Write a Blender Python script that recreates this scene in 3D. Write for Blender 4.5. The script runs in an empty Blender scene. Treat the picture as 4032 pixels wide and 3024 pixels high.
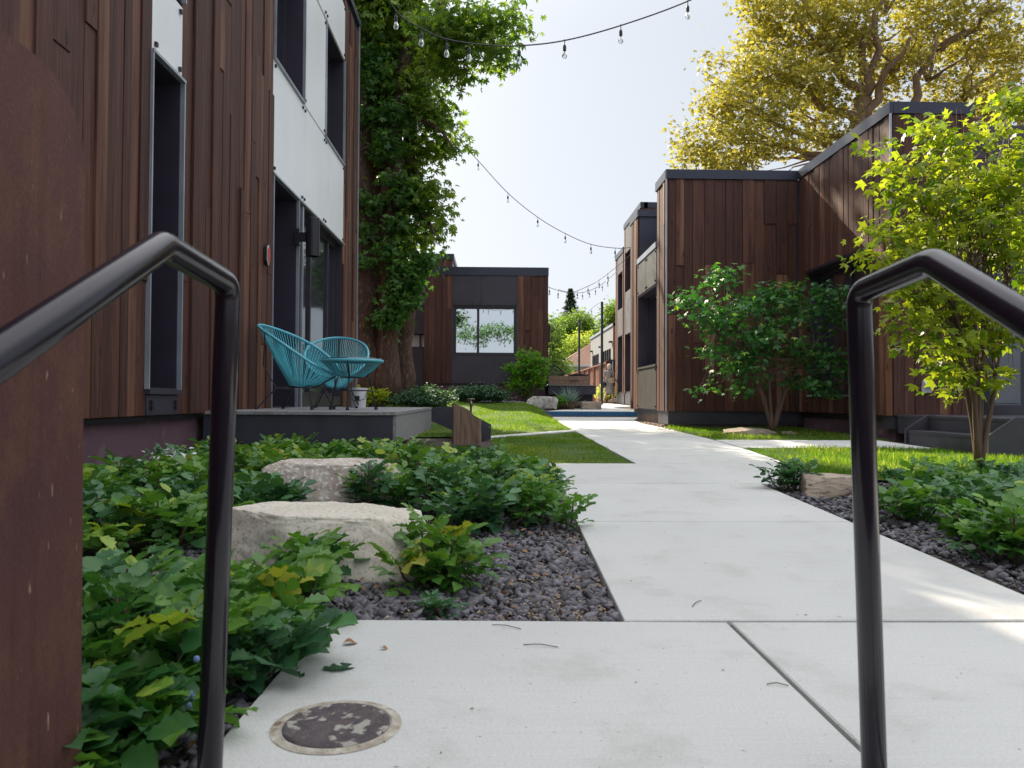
import bpy, bmesh, math, random
import numpy as np
from mathutils import Vector, Matrix, noise
R = math.radians
SC = bpy.context.scene
COL = SC.collection
random.seed(7)

# ------------------------------------------------------------------ camera, sky, sun, exposure
cam = bpy.data.cameras.new('camera'); co = bpy.data.objects.new('camera', cam); COL.objects.link(co)
cam.sensor_width = 36; cam.lens = 27.2; cam.clip_start = .02; cam.clip_end = 2000
YAW, PITCH, ROLL = 1.234, 1.114, .3
co.matrix_world = (Matrix.Rotation(R(-YAW), 4, 'Z') @ Matrix.Rotation(R(90+PITCH), 4, 'X') @ Matrix.Rotation(R(ROLL), 4, 'Z'))
cam.dof.use_dof = True; cam.dof.focus_distance = 8.5; cam.dof.aperture_fstop = 10
SC.camera = co
SUN_EL, SUN_AZ = 35.0, -21.0          # azimuth measured from +Y towards +X
wd = bpy.data.worlds.new('World'); SC.world = wd; wd.use_nodes = True
nt = wd.node_tree; bg = nt.nodes['Background']
sk = nt.nodes.new('ShaderNodeTexSky'); sk.sky_type = 'NISHITA'; sk.sun_disc = False
sk.sun_elevation = R(SUN_EL); sk.sun_rotation = R(SUN_AZ); sk.dust_density = 2.0; sk.air_density = 1.0; sk.ozone_density = 1.0
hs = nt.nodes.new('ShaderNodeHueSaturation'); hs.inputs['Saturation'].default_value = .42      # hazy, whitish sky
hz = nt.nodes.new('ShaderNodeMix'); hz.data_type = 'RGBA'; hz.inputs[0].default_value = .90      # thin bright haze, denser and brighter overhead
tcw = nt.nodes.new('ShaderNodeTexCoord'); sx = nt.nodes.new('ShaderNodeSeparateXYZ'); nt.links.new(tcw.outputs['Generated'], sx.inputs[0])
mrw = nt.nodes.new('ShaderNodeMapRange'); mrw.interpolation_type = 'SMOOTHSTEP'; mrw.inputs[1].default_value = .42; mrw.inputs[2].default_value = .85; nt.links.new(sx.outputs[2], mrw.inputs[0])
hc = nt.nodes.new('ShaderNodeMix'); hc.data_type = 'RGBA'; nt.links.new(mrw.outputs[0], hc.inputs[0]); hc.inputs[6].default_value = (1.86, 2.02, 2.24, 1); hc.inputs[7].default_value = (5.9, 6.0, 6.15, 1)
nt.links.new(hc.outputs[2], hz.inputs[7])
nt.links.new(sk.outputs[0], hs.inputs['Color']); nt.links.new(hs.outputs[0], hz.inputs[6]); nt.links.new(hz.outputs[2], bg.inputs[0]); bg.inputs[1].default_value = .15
sl = bpy.data.lights.new('sun', 'SUN'); so = bpy.data.objects.new('sun', sl); COL.objects.link(so)
sl.energy = 5.0; sl.angle = R(.5); sl.color = (1, .87, .66)
sd = Vector((math.sin(R(SUN_AZ))*math.cos(R(SUN_EL)), math.cos(R(SUN_AZ))*math.cos(R(SUN_EL)), math.sin(R(SUN_EL))))
so.rotation_euler = sd.to_track_quat('Z', 'Y').to_euler()
SC.view_settings.view_transform = 'Standard'; SC.view_settings.look = 'None'; SC.view_settings.gamma = 1
SC.view_settings.use_curve_mapping = False
SC.view_settings.exposure = 1.15

# ------------------------------------------------------------------ helpers
def at(x, y, Y):                       # a point of the world at distance Y
    return Vector(((x-1070)/1671*Y, Y, (862-y)/1671*Y))
def atx(x, Y): return (x-1070)/1671*Y
def atz(y, Y): return (862-y)/1671*Y

def tag(o, label=None, cat=None, group=None, kind=None):
    if label: o['label'] = label
    if cat: o['category'] = cat
    if group: o['group'] = group
    if kind: o['kind'] = kind
    return o
def thing(name, label, cat, loc=(0, 0, 0), rz=0, group=None):
    o = bpy.data.objects.new(name, None); COL.objects.link(o)
    o.location = loc; o.rotation_euler = (0, 0, rz); o.empty_display_size = .1
    return tag(o, label, cat, group)
def copy_tree(o, parent=None):
    c = o.copy(); COL.objects.link(c); c.parent = parent
    for ch in list(o.children): copy_tree(ch, c)
    return c

class MB:
    def __init__(s): s.v = []; s.f = []; s.r = []
    def add(s, vs, fs, r=.5):
        b = len(s.v); s.v += [tuple(v) for v in vs]
        for f in fs: s.f.append(tuple(b+i for i in f)); s.r.append(r)
    def box(s, x0, x1, y0, y1, z0, z1, r=.5):
        v = [(x0,y0,z0),(x1,y0,z0),(x1,y1,z0),(x0,y1,z0),(x0,y0,z1),(x1,y0,z1),(x1,y1,z1),(x0,y1,z1)]
        s.add(v, [(0,3,2,1),(4,5,6,7),(0,1,5,4),(1,2,6,5),(2,3,7,6),(3,0,4,7)], r)
    def fbox(s, F, u0, u1, z0, z1, d0, d1, r=.5):
        o, u, n = F
        def p(a, z, d): return (o[0]+u[0]*a+n[0]*d, o[1]+u[1]*a+n[1]*d, z)
        v = [p(u0,z0,d0),p(u1,z0,d0),p(u1,z0,d1),p(u0,z0,d1),p(u0,z1,d0),p(u1,z1,d0),p(u1,z1,d1),p(u0,z1,d1)]
        s.add(v, [(0,3,2,1),(4,5,6,7),(0,1,5,4),(1,2,6,5),(2,3,7,6),(3,0,4,7)], r)
    def prism(s, poly, z0, z1, r=.5):      # poly (x,y) list
        n = len(poly); v = [(p[0],p[1],z0) for p in poly]+[(p[0],p[1],z1) for p in poly]
        s.add(v, [tuple(range(n-1,-1,-1)), tuple(range(n,2*n))]+[(i,(i+1)%n,n+(i+1)%n,n+i) for i in range(n)], r)
    def tube(s, pts, rad, seg=8, r=.5, cap=True, closed=False):
        pts = [Vector(p) for p in pts]; n = len(pts)
        rads = rad if isinstance(rad, (list, tuple)) else [rad]*n
        b = len(s.v); ref = None
        for i, p in enumerate(pts):
            if closed: t = pts[(i+1)%n]-pts[i-1]
            else: t = pts[min(i+1,n-1)]-pts[max(i-1,0)]
            t = t.normalized() if t.length > 1e-9 else Vector((0,0,1))
            if ref is None: ref = t.orthogonal().normalized()
            ref = (ref-t*ref.dot(t)); ref = ref.normalized() if ref.length > 1e-6 else t.orthogonal().normalized()
            bi = t.cross(ref)
            for k in range(seg):
                a = 2*math.pi*k/seg
                s.v.append(tuple(p+(ref*math.cos(a)+bi*math.sin(a))*rads[i]))
        m = n if closed else n-1
        for i in range(m):
            for k in range(seg):
                a = b+i*seg+k; c = b+i*seg+(k+1)%seg; j = (i+1)%n
                s.f.append((a, c, b+j*seg+(k+1)%seg, b+j*seg+k)); s.r.append(r)
        if cap and not closed:
            s.f.append(tuple(b+k for k in range(seg-1,-1,-1))); s.r.append(r)
            s.f.append(tuple(b+(n-1)*seg+k for k in range(seg))); s.r.append(r)
    def lathe(s, prof, c=(0,0,0), seg=20, r=.5):    # prof list (rad,z)
        b = len(s.v)
        for (ra, z) in prof:
            for k in range(seg):
                a = 2*math.pi*k/seg; s.v.append((c[0]+ra*math.cos(a), c[1]+ra*math.sin(a), c[2]+z))
        for i in range(len(prof)-1):
            for k in range(seg):
                s.f.append((b+i*seg+k, b+i*seg+(k+1)%seg, b+(i+1)*seg+(k+1)%seg, b+(i+1)*seg+k)); s.r.append(r)
    def build(s, name, mat, parent=None, smooth=False):
        me = bpy.data.meshes.new(name); me.from_pydata(s.v, [], s.f)
        a = me.attributes.new('rnd', 'FLOAT', 'FACE'); a.data.foreach_set('value', np.array(s.r, dtype=np.float32))
        if smooth: me.polygons.foreach_set('use_smooth', [True]*len(me.polygons))
        me.materials.append(mat); me.update()
        o = bpy.data.objects.new(name, me); COL.objects.link(o)
        if parent: o.parent = parent
        return o

def npmesh(name, V, F, rn, mat, parent=None, smooth=False):
    V = np.asarray(V, dtype=np.float32).reshape(-1, 3); F = np.asarray(F, dtype=np.int32); m, k = F.shape
    me = bpy.data.meshes.new(name)
    me.vertices.add(len(V)); me.vertices.foreach_set('co', V.ravel())
    me.loops.add(m*k); me.loops.foreach_set('vertex_index', F.ravel())
    me.polygons.add(m); me.polygons.foreach_set('loop_start', np.arange(m, dtype=np.int32)*k)
    try: me.polygons.foreach_set('loop_total', np.full(m, k, dtype=np.int32))
    except Exception: pass
    me.update(calc_edges=True)
    a = me.attributes.new('rnd', 'FLOAT', 'FACE'); a.data.foreach_set('value', np.asarray(rn, dtype=np.float32))
    if smooth: me.polygons.foreach_set('use_smooth', [True]*m)
    me.materials.append(mat)
    o = bpy.data.objects.new(name, me); COL.objects.link(o)
    if parent: o.parent = parent
    return o

def nrm(a): return a/np.maximum(np.linalg.norm(a, axis=1, keepdims=True), 1e-9)
def place(T, TF, c, yd, nd, s):
    """copies of a template (leaf pointing +y, face up +z) at c"""
    T = np.asarray(T, float); TF = np.asarray(TF); c = np.asarray(c); N = len(c); k = len(T)
    yd = nrm(yd); nd = nrm(nd - yd*np.sum(nd*yd, 1, keepdims=True)); xd = np.cross(yd, nd)
    s = np.asarray(s).reshape(-1, 1, 1)
    V = c[:, None, :] + s*(T[None, :, 0:1]*xd[:, None, :] + T[None, :, 1:2]*yd[:, None, :] + T[None, :, 2:3]*nd[:, None, :])
    F = TF[None] + (np.arange(N)*k)[:, None, None]
    return V.reshape(-1, 3), F.reshape(-1, TF.shape[1])

# leaf templates (y = forward)
OVAL = [(0,0,0),(-.2,.25,.05),(-.23,.6,.03),(0,1,-.12),(.23,.6,.03),(.2,.25,.05),(0,.5,-.02)]
OVALF = [(0,6,1),(1,6,2),(2,6,3),(3,6,4),(4,6,5),(5,6,0)]
TOOTH = [(0,0,0),(-.17,.14,.05),(-.16,.22,.02),(-.29,.38,.07),(-.25,.46,.02),(-.30,.62,.06),(-.22,.72,0),(-.19,.86,.0),(0,1,-.16),(.19,.86,0),(.22,.72,0),(.30,.62,.06),(.25,.46,.02),(.29,.38,.07),(.16,.22,.02),(.17,.14,.05),(0,.35,-.01),(0,.7,-.05)]
TOOTHF = [(0,16,1),(1,16,2),(2,16,3),(3,16,4),(4,16,17),(4,17,5),(5,17,6),(6,17,7),(7,17,8),(8,17,9),(9,17,10),(10,17,11),(11,17,12),(12,17,16),(12,16,13),(13,16,14),(14,16,15),(15,16,0)]
SMALL = [(0,0,0),(-.28,.5,.05),(0,1,-.1),(.28,.5,.05)]
SMALLF = [(0,2,1),(0,3,2)]
def maple():
    V = [(0,.18,0), (0,0,.02)]; tips = [(-115,.55),(-58,.85),(0,1.0),(58,.85),(115,.55)]
    P = []
    for i, (a, l) in enumerate(tips):
        t = R(a); P.append((math.sin(t)*l*.95, .18+math.cos(t)*l*.8, -.2*l*l))
        if i < 4:
            b = R((a+tips[i+1][0])/2); P.append((math.sin(b)*.42, .18+math.cos(b)*.36, .03))
    V += P; n = len(P); F = [(0, 1, 2)]+[(0, 2+i, 3+i) for i in range(n-1)]+[(0, n+1, 1)]
    return V, F
MAPLE, MAPLEF = maple()
def join(parts):
    V = []; F = []
    for v, f in parts:
        b = len(V); V += list(v); F += [tuple(i+b for i in q) for q in f]
    return V, F
def xf(T, ang, s, off, tilt=0.):
    M = Matrix.Translation(off) @ Matrix.Rotation(ang, 4, 'Z') @ Matrix.Rotation(tilt, 4, 'X') @ Matrix.Scale(s, 4)
    return [tuple(M @ Vector(p)) for p in T]
def pinnate(pairs=2, wide=1.2, sz=.40, seed=0):
    rr = random.Random(seed); ps = []
    def OV(): w = wide*rr.uniform(.9, 1.15); f = rr.uniform(.4, 1.8); return [(p[0]*w, p[1], p[2]*f+rr.uniform(-.015,.015)) for p in TOOTH]
    for i in range(pairs):
        y = .30+.60*i/pairs; z = -.22*y*y
        for sg in (-1, 1): ps.append((xf(OV(), -sg*R(66-14*i+rr.uniform(-9,9)), sz*rr.uniform(.85,1.1), (sg*.01, y, z), rr.uniform(-.45,.15)), TOOTHF))
    ps.append((xf(OV(), rr.uniform(-.2,.2), sz*1.12, (0, .84, -.15), -.3), TOOTHF))
    ps.append(([(-.010,0,0),(.010,0,0),(.007,.88,-.16),(-.007,.88,-.16)], [(0,1,2),(0,2,3)]))
    return join(ps)
PINS = [pinnate(2, 1.25, .44, 1), pinnate(2, 1.1, .42, 2), pinnate(3, 1.15, .36, 3), pinnate(1, 1.3, .50, 4)]
PIN, PINF = PINS[0]
def palm(n=6):
    ps = []
    for i in range(n):
        a = -120+240*i/(n-1)
        ps.append((xf([(p[0]*.75, p[1], p[2]) for p in OVAL], R(-a), .8+.2*math.cos(R(a)), (0,0,0), -.35), OVALF))
    return join(ps)
PALM, PALMF = palm()

# ------------------------------------------------------------------ materials
def newmat(name):
    m = bpy.data.materials.new(name); m.use_nodes = True
    return m, m.node_tree, m.node_tree.nodes['Principled BSDF']
def N(nt, t, **kw):
    n = nt.nodes.new(t)
    for k, v in kw.items(): setattr(n, k, v)
    return n
def coords(nt, stretch=(1,1,1), offattr=False):
    tc = N(nt, 'ShaderNodeTexCoord'); mp = N(nt, 'ShaderNodeMapping'); mp.inputs['Scale'].default_value = stretch
    src = tc.outputs['Object']
    if offattr:
        at_ = N(nt, 'ShaderNodeAttribute', attribute_name='rnd'); ml = N(nt, 'ShaderNodeMath', operation='MULTIPLY'); ml.inputs[1].default_value = 37.
        nt.links.new(at_.outputs['Fac'], ml.inputs[0])
        ad = N(nt, 'ShaderNodeVectorMath', operation='ADD'); nt.links.new(src, ad.inputs[0]); nt.links.new(ml.outputs[0], ad.inputs[1]); src = ad.outputs[0]
    nt.links.new(src, mp.inputs[0]); return mp.outputs[0]
def noise_fac(nt, vec, scale, detail=4, lo=.35, hi=.65, rough=.55):
    n = N(nt, 'ShaderNodeTexNoise'); n.inputs['Scale'].default_value = scale; n.inputs['Detail'].default_value = detail; n.inputs['Roughness'].default_value = rough
    nt.links.new(vec, n.inputs['Vector'])
    mr = N(nt, 'ShaderNodeMapRange'); mr.inputs[1].default_value = lo; mr.inputs[2].default_value = hi
    nt.links.new(n.outputs['Fac'], mr.inputs[0]); return mr.outputs[0]
def mix(nt, f, a, b, mode='MIX'):
    m = N(nt, 'ShaderNodeMix', data_type='RGBA', blend_type=mode)
    for i, v in ((0, f), (6, a), (7, b)):
        if isinstance(v, (int, float)): m.inputs[i].default_value = v
        elif isinstance(v, tuple): m.inputs[i].default_value = (*v[:3], 1)
        else: nt.links.new(v, m.inputs[i])
    return m.outputs[2]
def bump(nt, bs, h, st, dist=.01):
    b = N(nt, 'ShaderNodeBump'); b.inputs['Strength'].default_value = st; b.inputs['Distance'].default_value = dist
    nt.links.new(h, b.inputs['Height']); nt.links.new(b.outputs[0], bs.inputs['Normal'])
def mat(name, c1, c2=None, scale=6, rough=.6, stretch=(1,1,1), lo=.35, hi=.65, bmp=0, spec=.5, metal=0, c3=None, sc3=40, lo3=.55, hi3=.65, useattr=False):
    m, nt, bs = newmat(name); bs.inputs['Roughness'].default_value = rough; bs.inputs['Metallic'].default_value = metal
    bs.inputs['Specular IOR Level'].default_value = spec
    if c2 is None: c2 = tuple(x*.82 for x in c1)
    v = coords(nt, stretch, useattr); f = noise_fac(nt, v, scale, 5, lo, hi)
    c = mix(nt, f, c1, c2)
    if c3:
        f3 = noise_fac(nt, v, sc3, 3, lo3, hi3); c = mix(nt, f3, c, c3)
    if useattr:
        a = N(nt, 'ShaderNodeAttribute', attribute_name='rnd'); mr = N(nt, 'ShaderNodeMapRange'); mr.inputs[3].default_value = .55; mr.inputs[4].default_value = 1.45
        nt.links.new(a.outputs['Fac'], mr.inputs[0]); c = mix(nt, 1., c, mr.outputs[0], 'MULTIPLY')
    nt.links.new(c, bs.inputs['Base Color'])
    if bmp:
        f2 = noise_fac(nt, v, scale*4, 6, 0, 1); bump(nt, bs, f2, bmp)
    return m
def wood(name, dark, mid, light, thr=.62):
    m, nt, bs = newmat(name); bs.inputs['Roughness'].default_value = .62; bs.inputs['Specular IOR Level'].default_value = .35
    v = coords(nt, (26, 26, .9), True); v2 = coords(nt, (7, 7, .55), True); v3 = coords(nt, (60, 60, 2.2), True); v4 = coords(nt, (9, 9, 3.4), True)
    a = N(nt, 'ShaderNodeAttribute', attribute_name='rnd')
    f1 = noise_fac(nt, v, 1.3, 5, .35, .68); f2 = noise_fac(nt, v2, 1.2, 4, .40, .62)
    c = mix(nt, f1, dark, mid)
    big = N(nt, 'ShaderNodeMapRange'); big.inputs[1].default_value = thr; big.inputs[2].default_value = 1.05; nt.links.new(a.outputs['Fac'], big.inputs[0])
    mm = N(nt, 'ShaderNodeMath', operation='MULTIPLY'); nt.links.new(f2, mm.inputs[0]); nt.links.new(big.outputs[0], mm.inputs[1])
    c = mix(nt, mm.outputs[0], c, light)
    f3 = noise_fac(nt, v3, 1.5, 3, .60, .74); sm = N(nt, 'ShaderNodeMath', operation='MULTIPLY'); sm.inputs[1].default_value = .5
    nt.links.new(f3, sm.inputs[0]); c = mix(nt, sm.outputs[0], c, light)
    vo = N(nt, 'ShaderNodeTexVoronoi'); vo.inputs['Scale'].default_value = .55; nt.links.new(v4, vo.inputs['Vector'])
    kr = N(nt, 'ShaderNodeMapRange'); kr.inputs[1].default_value = .07; kr.inputs[2].default_value = .13; kr.inputs[3].default_value = .8; kr.inputs[4].default_value = 0
    nt.links.new(vo.outputs['Distance'], kr.inputs[0]); c = mix(nt, kr.outputs[0], c, tuple(x*.45 for x in dark))
    mr = N(nt, 'ShaderNodeMapRange'); mr.inputs[3].default_value = .76; mr.inputs[4].default_value = 1.22; nt.links.new(a.outputs['Fac'], mr.inputs[0])
    c = mix(nt, 1., c, mr.outputs[0], 'MULTIPLY')
    nt.links.new(c, bs.inputs['Base Color']); bump(nt, bs, f1, .5, .006)
    return m
def leafm(name, c1, c2, tr=.35, rough=.45, c3=None):
    m, nt, bs = newmat(name); bs.inputs['Roughness'].default_value = rough; bs.inputs['Specular IOR Level'].default_value = .4
    a = N(nt, 'ShaderNodeAttribute', attribute_name='rnd')
    c = mix(nt, a.outputs['Fac'], c1, c2)
    if c3:
        mr = N(nt, 'ShaderNodeMapRange'); mr.inputs[1].default_value = .86; mr.inputs[2].default_value = .95; nt.links.new(a.outputs['Fac'], mr.inputs[0]); c = mix(nt, mr.outputs[0], c, c3)
    nt.links.new(c, bs.inputs['Base Color'])
    t = N(nt, 'ShaderNodeBsdfTranslucent'); tc = mix(nt, 1., c, (1.7, 1.75, .7), 'MULTIPLY'); nt.links.new(tc, t.inputs[0])
    ms = N(nt, 'ShaderNodeMixShader'); ms.inputs[0].default_value = tr
    nt.links.new(bs.outputs[0], ms.inputs[1]); nt.links.new(t.outputs[0], ms.inputs[2])
    nt.links.new(ms.outputs[0], nt.nodes['Material Output'].inputs[0]); return m
def glass(name, tint=(.02,.022,.035), refl=.25, rough=.03):
    m, nt, bs = newmat(name); bs.inputs['Base Color'].default_value = (*tint, 1); bs.inputs['Roughness'].default_value = .12
    g = N(nt, 'ShaderNodeBsdfGlossy'); g.inputs['Roughness'].default_value = rough; g.inputs[0].default_value = (.92,.96,1,1)
    v = coords(nt, (1,1,1)); f = noise_fac(nt, v, .8, 1, 0, 1); b = N(nt, 'ShaderNodeBump'); b.inputs['Strength'].default_value = .05; b.inputs['Distance'].default_value = .03
    nt.links.new(f, b.inputs['Height']); nt.links.new(b.outputs[0], g.inputs['Normal'])
    ms = N(nt, 'ShaderNodeMixShader'); ms.inputs[0].default_value = refl
    nt.links.new(bs.outputs[0], ms.inputs[1]); nt.links.new(g.outputs[0], ms.inputs[2]); nt.links.new(ms.outputs[0], nt.nodes['Material Output'].inputs[0]); return m

W_DARK = wood('dark_cedar', (.052,.019,.015), (.104,.040,.028), (.24,.115,.068), .66)
W_RED = wood('red_fence_wood', (.16,.06,.035), (.26,.11,.07), (.36,.2,.13))
W_DECK = mat('deck_charcoal', (.045,.045,.062), (.03,.03,.045), 4, .5, (1,1,1), bmp=.1)
W_TOP = mat('deck_top_grey', (.27,.265,.28), (.19,.185,.20), 5, .6, (2,12,2), c3=(.36,.35,.36), sc3=14)
WOODRAW = wood('weathered_timber', (.18,.11,.08), (.34,.23,.165), (.58,.46,.37), .2)
PANEL = mat('white_fibre_panel', (.90,.92,.95), (.85,.87,.91), 1.2, .38, (1,1,.5), c3=(.79,.81,.86), sc3=3, lo3=.6, hi3=.8)
PANELG = mat('grey_metal_panel', (.13,.13,.125), (.085,.085,.083), 2.5, .45, (1,1,.6), c3=(.18,.17,.15), sc3=9, metal=.2)
PANELD = mat('charcoal_panel', (.048,.042,.062), (.036,.033,.048), 1.5, .42, c3=(.05,.048,.062), sc3=2.2, lo3=.5, hi3=.75)
PANELW = mat('weathered_dark_panel', (.035,.029,.024), (.018,.016,.015), 2.2, .55, (3,3,.6), c3=(.06,.05,.04), sc3=6)
COPING = mat('dark_metal_coping', (.045,.05,.075), (.035,.038,.06), 1.5, .35, metal=.3)
BLACKM = mat('black_metal', (.02,.018,.026), (.016,.015,.022), 4, .38)
FRAME = mat('black_window_frame', (.042,.036,.058), (.032,.028,.045), 3, .4)
TRIM = mat('pale_metal_trim', (.40,.44,.50), (.30,.33,.39), 3, .3, metal=.35)
FOUND = mat('purple_foundation', (.135,.07,.095), (.10,.052,.072), 2.5, .8, bmp=.2, c3=(.16,.10,.12), sc3=5)
FOUNDL = mat('sunlit_foundation', (.24,.17,.155), (.17,.12,.115), 3, .8, bmp=.2)  # paler pinkish copy of the foundation, sunlit tone put into its colour
def concrete():
    m, nt, bs = newmat('pale_concrete'); bs.inputs['Roughness'].default_value = .85; bs.inputs['Specular IOR Level'].default_value = .3
    v = coords(nt, (1,1,1)); vb = coords(nt, (2.2,90,1)); f1 = noise_fac(nt, v, .9, 5, .35, .65); f2 = noise_fac(nt, vb, 1.2, 4, .3, .7); f3 = noise_fac(nt, v, 3.5, 6, .52, .75, .65); f4 = noise_fac(nt, v, 160, 3, .35, .65); f5 = noise_fac(nt, v, 60, 2, .70, .76)
    c = mix(nt, f1, (.635,.635,.62), (.575,.578,.57)); c = mix(nt, f3, c, (.50,.49,.465)); c = mix(nt, f4, c, mix(nt, 1., c, (.90,.90,.90), 'MULTIPLY')); c = mix(nt, f2, c, mix(nt, 1., c, (.955,.955,.955), 'MULTIPLY')); c = mix(nt, f5, c, (.30,.29,.27))
    nt.links.new(c, bs.inputs['Base Color']); ad = N(nt, 'ShaderNodeMath', operation='ADD'); nt.links.new(f2, ad.inputs[0]); nt.links.new(f4, ad.inputs[1]); bump(nt, bs, ad.outputs[0], .35, .0016); return m
CONC = concrete()
CONCD = mat('dark_joint_filler', (.10,.09,.08), (.06,.055,.05), 30, .95)  # dark filler at the bottom of the slab joints
BLUE = mat('blue_painted_riser', (.02,.16,.36), (.016,.12,.29), 5, .5)
def rust():
    m, nt, bs = newmat('rusted_steel'); bs.inputs['Roughness'].default_value = .68; bs.inputs['Specular IOR Level'].default_value = .35
    v = coords(nt, (1,1,.6)); vs = coords(nt, (22,22,1.3)); vf = coords(nt, (130,130,26))
    f1 = noise_fac(nt, v, 4.5, 6, .3, .7, .65); f2 = noise_fac(nt, v, 11, 6, .5, .8, .7); f3 = noise_fac(nt, v, 260, 3, .3, .7); f4 = noise_fac(nt, vs, 1, 4, .55, .75); f5 = noise_fac(nt, vf, .8, 2, .70, .74)
    c = mix(nt, f1, (.085,.030,.034), (.125,.050,.036)); c = mix(nt, f2, c, (.19,.085,.045)); c = mix(nt, f3, c, mix(nt, 1., c, (.72,.70,.70), 'MULTIPLY')); c = mix(nt, f4, c, mix(nt, 1., c, (.70,.68,.72), 'MULTIPLY')); c = mix(nt, f5, c, (.34,.22,.15))
    nt.links.new(c, bs.inputs['Base Color']); bump(nt, bs, f3, .5, .001); return m
RUST = rust()
RAILM = mat('black_powder_coat', (.012,.009,.017), (.015,.011,.021), 9, .2, spec=.55, bmp=.03)
SOIL = mat('dark_soil', (.035,.028,.026), (.065,.05,.042), 9, .95, bmp=.6, c3=(.11,.085,.06), sc3=60)
GRAV = mat('basalt_gravel', (.17,.16,.18), (.09,.086,.105), 60, .75, useattr=True, bmp=.3)
GRAVL = mat('tan_gravel', (.34,.26,.19), (.2,.16,.13), 60, .8, useattr=True)
LAWN = mat('lawn_soil', (.04,.08,.016), (.07,.11,.024), 12, .95)
GRASS = leafm('grass_blade', (.045,.14,.014), (.22,.30,.04), .5, .5, (.46,.44,.15))
GRANITE = mat('cream_granite', (.70,.66,.57), (.58,.52,.43), 4, .9, lo=.3, hi=.7, bmp=.9, c3=(.30,.29,.29), sc3=85, lo3=.52, hi3=.72)
LICHEN = mat('white_flecked_rock', (.58,.51,.43), (.34,.27,.23), 6, .9, bmp=.9, c3=(.78,.78,.76), sc3=48, lo3=.50, hi3=.66)
GREYROCK = mat('pale_grey_rock', (.50,.48,.45), (.26,.24,.22), 3, .85, (1,1,1), bmp=.8, c3=(.13,.12,.12), sc3=12, lo3=.54, hi3=.66)
GRANITE2 = mat('tan_sandstone', (.42,.34,.27), (.24,.19,.15), 4, .85, (1,1,2.5), bmp=.7, c3=(.10,.08,.07), sc3=25, lo3=.58, hi3=.7)
BARK = mat('brown_bark', (.10,.055,.04), (.05,.03,.024), 3.5, .9, (3,3,.7), bmp=.9, c3=(.17,.11,.075), sc3=9)
BARKL = mat('golden_bark', (.30,.20,.12), (.19,.12,.08), 3, .85, (3,3,.7), bmp=.6)
BARKY = mat('smooth_maple_bark', (.14,.08,.055), (.09,.055,.045), 5, .7, (3,3,.8))
CORD = mat('turquoise_cord', (.10,.52,.62), (.08,.45,.56), 12, .38)
CORDL = mat('turquoise_rim', (.11,.47,.58), (.09,.41,.53), 12, .35)
WHITEP = mat('white_plastic', (.65,.65,.66), (.55,.55,.57), 5, .4)
GREYP = mat('grey_box_paint', (.13,.14,.165), (.11,.12,.14), 5, .5)
IRON = mat('worn_iron_cover', (.15,.125,.13), (.095,.08,.088), 40, .9, spec=.2, bmp=.8, c3=(.42,.40,.36), sc3=30, lo3=.56, hi3=.62)
RING = mat('cement_ring', (.60,.57,.50), (.36,.30,.23), 30, .9, bmp=.8, c3=(.22,.15,.10), sc3=22, lo3=.56, hi3=.66)
RED = mat('red_enamel', (.55,.04,.03), (.45,.03,.025), 8, .35)
G_DARK = glass('dark_glass', (.012,.012,.022), .13)
G_MIR = glass('reflecting_glass', (.03,.035,.045), .72, .015)
G_MID = glass('door_glass', (.02,.02,.03), .17)
BULB = newmat('clear_bulb_glass')[0]
_b = BULB.node_tree.nodes['Principled BSDF']; _b.inputs['Base Color'].default_value = (.85,.9,.93,1); _b.inputs['Roughness'].default_value = .05; _b.inputs['Transmission Weight'].default_value = .85; _b.inputs['IOR'].default_value = 1.15
BRASS = mat('aged_brass', (.22,.19,.11), (.14,.13,.08), 20, .4, metal=.8)
DEAD = mat('dry_leaf', (.30,.17,.08), (.18,.09,.045), 30, .8)
SHINGLE = mat('brown_red_shingles', (.34,.19,.14), (.25,.14,.11), 3, .85, (1,1,6))
STUCCO = mat('pale_house_wall', (.62,.60,.60), (.52,.50,.52), 2, .8)
SIDING = mat('grey_siding', (.30,.31,.32), (.25,.26,.27), 1.2, .7, (1,1,.4))
BRICKM = mat('chimney_brick', (.28,.09,.06), (.2,.07,.05), 5, .85)
L_MAH = leafm('glossy_shrub_leaf', (.030,.115,.034), (.15,.31,.045), .28, .40, (.30,.40,.06))
L_MAHD = leafm('blue_green_shrub_leaf', (.028,.092,.045), (.085,.21,.08), .22, .42)
L_MAHB = leafm('fresh_green_shrub_leaf', (.04,.14,.025), (.16,.30,.045), .28, .36, (.34,.36,.06))
L_IVY = leafm('chestnut_leaf', (.045,.12,.018), (.24,.34,.04), .45, .5)
L_IVYD = leafm('ivy_leaf', (.03,.10,.03), (.12,.26,.05), .35, .45)
L_GOLD = leafm('golden_maple_leaf', (.16,.155,.035), (.54,.46,.12), .38, .5)
L_YEL = leafm('lime_maple_leaf', (.09,.17,.015), (.40,.43,.045), .48, .45)
L_VINE = leafm('vine_maple_leaf', (.022,.095,.025), (.06,.20,.04), .3, .45, (.26,.42,.07))
L_FAR = leafm('far_tree_leaf', (.07,.14,.025), (.20,.30,.06), .4, .6)
L_FARY = leafm('far_lime_leaf', (.22,.32,.05), (.46,.50,.10), .4, .6)
L_CON = leafm('conifer_needle', (.035,.07,.035), (.07,.12,.055), .1, .7)
L_JUN = leafm('juniper_needle', (.03,.085,.045), (.08,.17,.09), .15, .6)
L_BLUE = leafm('blue_grass_blade', (.14,.22,.22), (.26,.36,.36), .2, .5)
L_SMOKE = leafm('bright_bush_leaf', (.03,.16,.02), (.20,.38,.03), .35, .4)
L_PALE = leafm('pale_flower_leaf', (.25,.35,.08), (.60,.60,.25), .35, .6)

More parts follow.
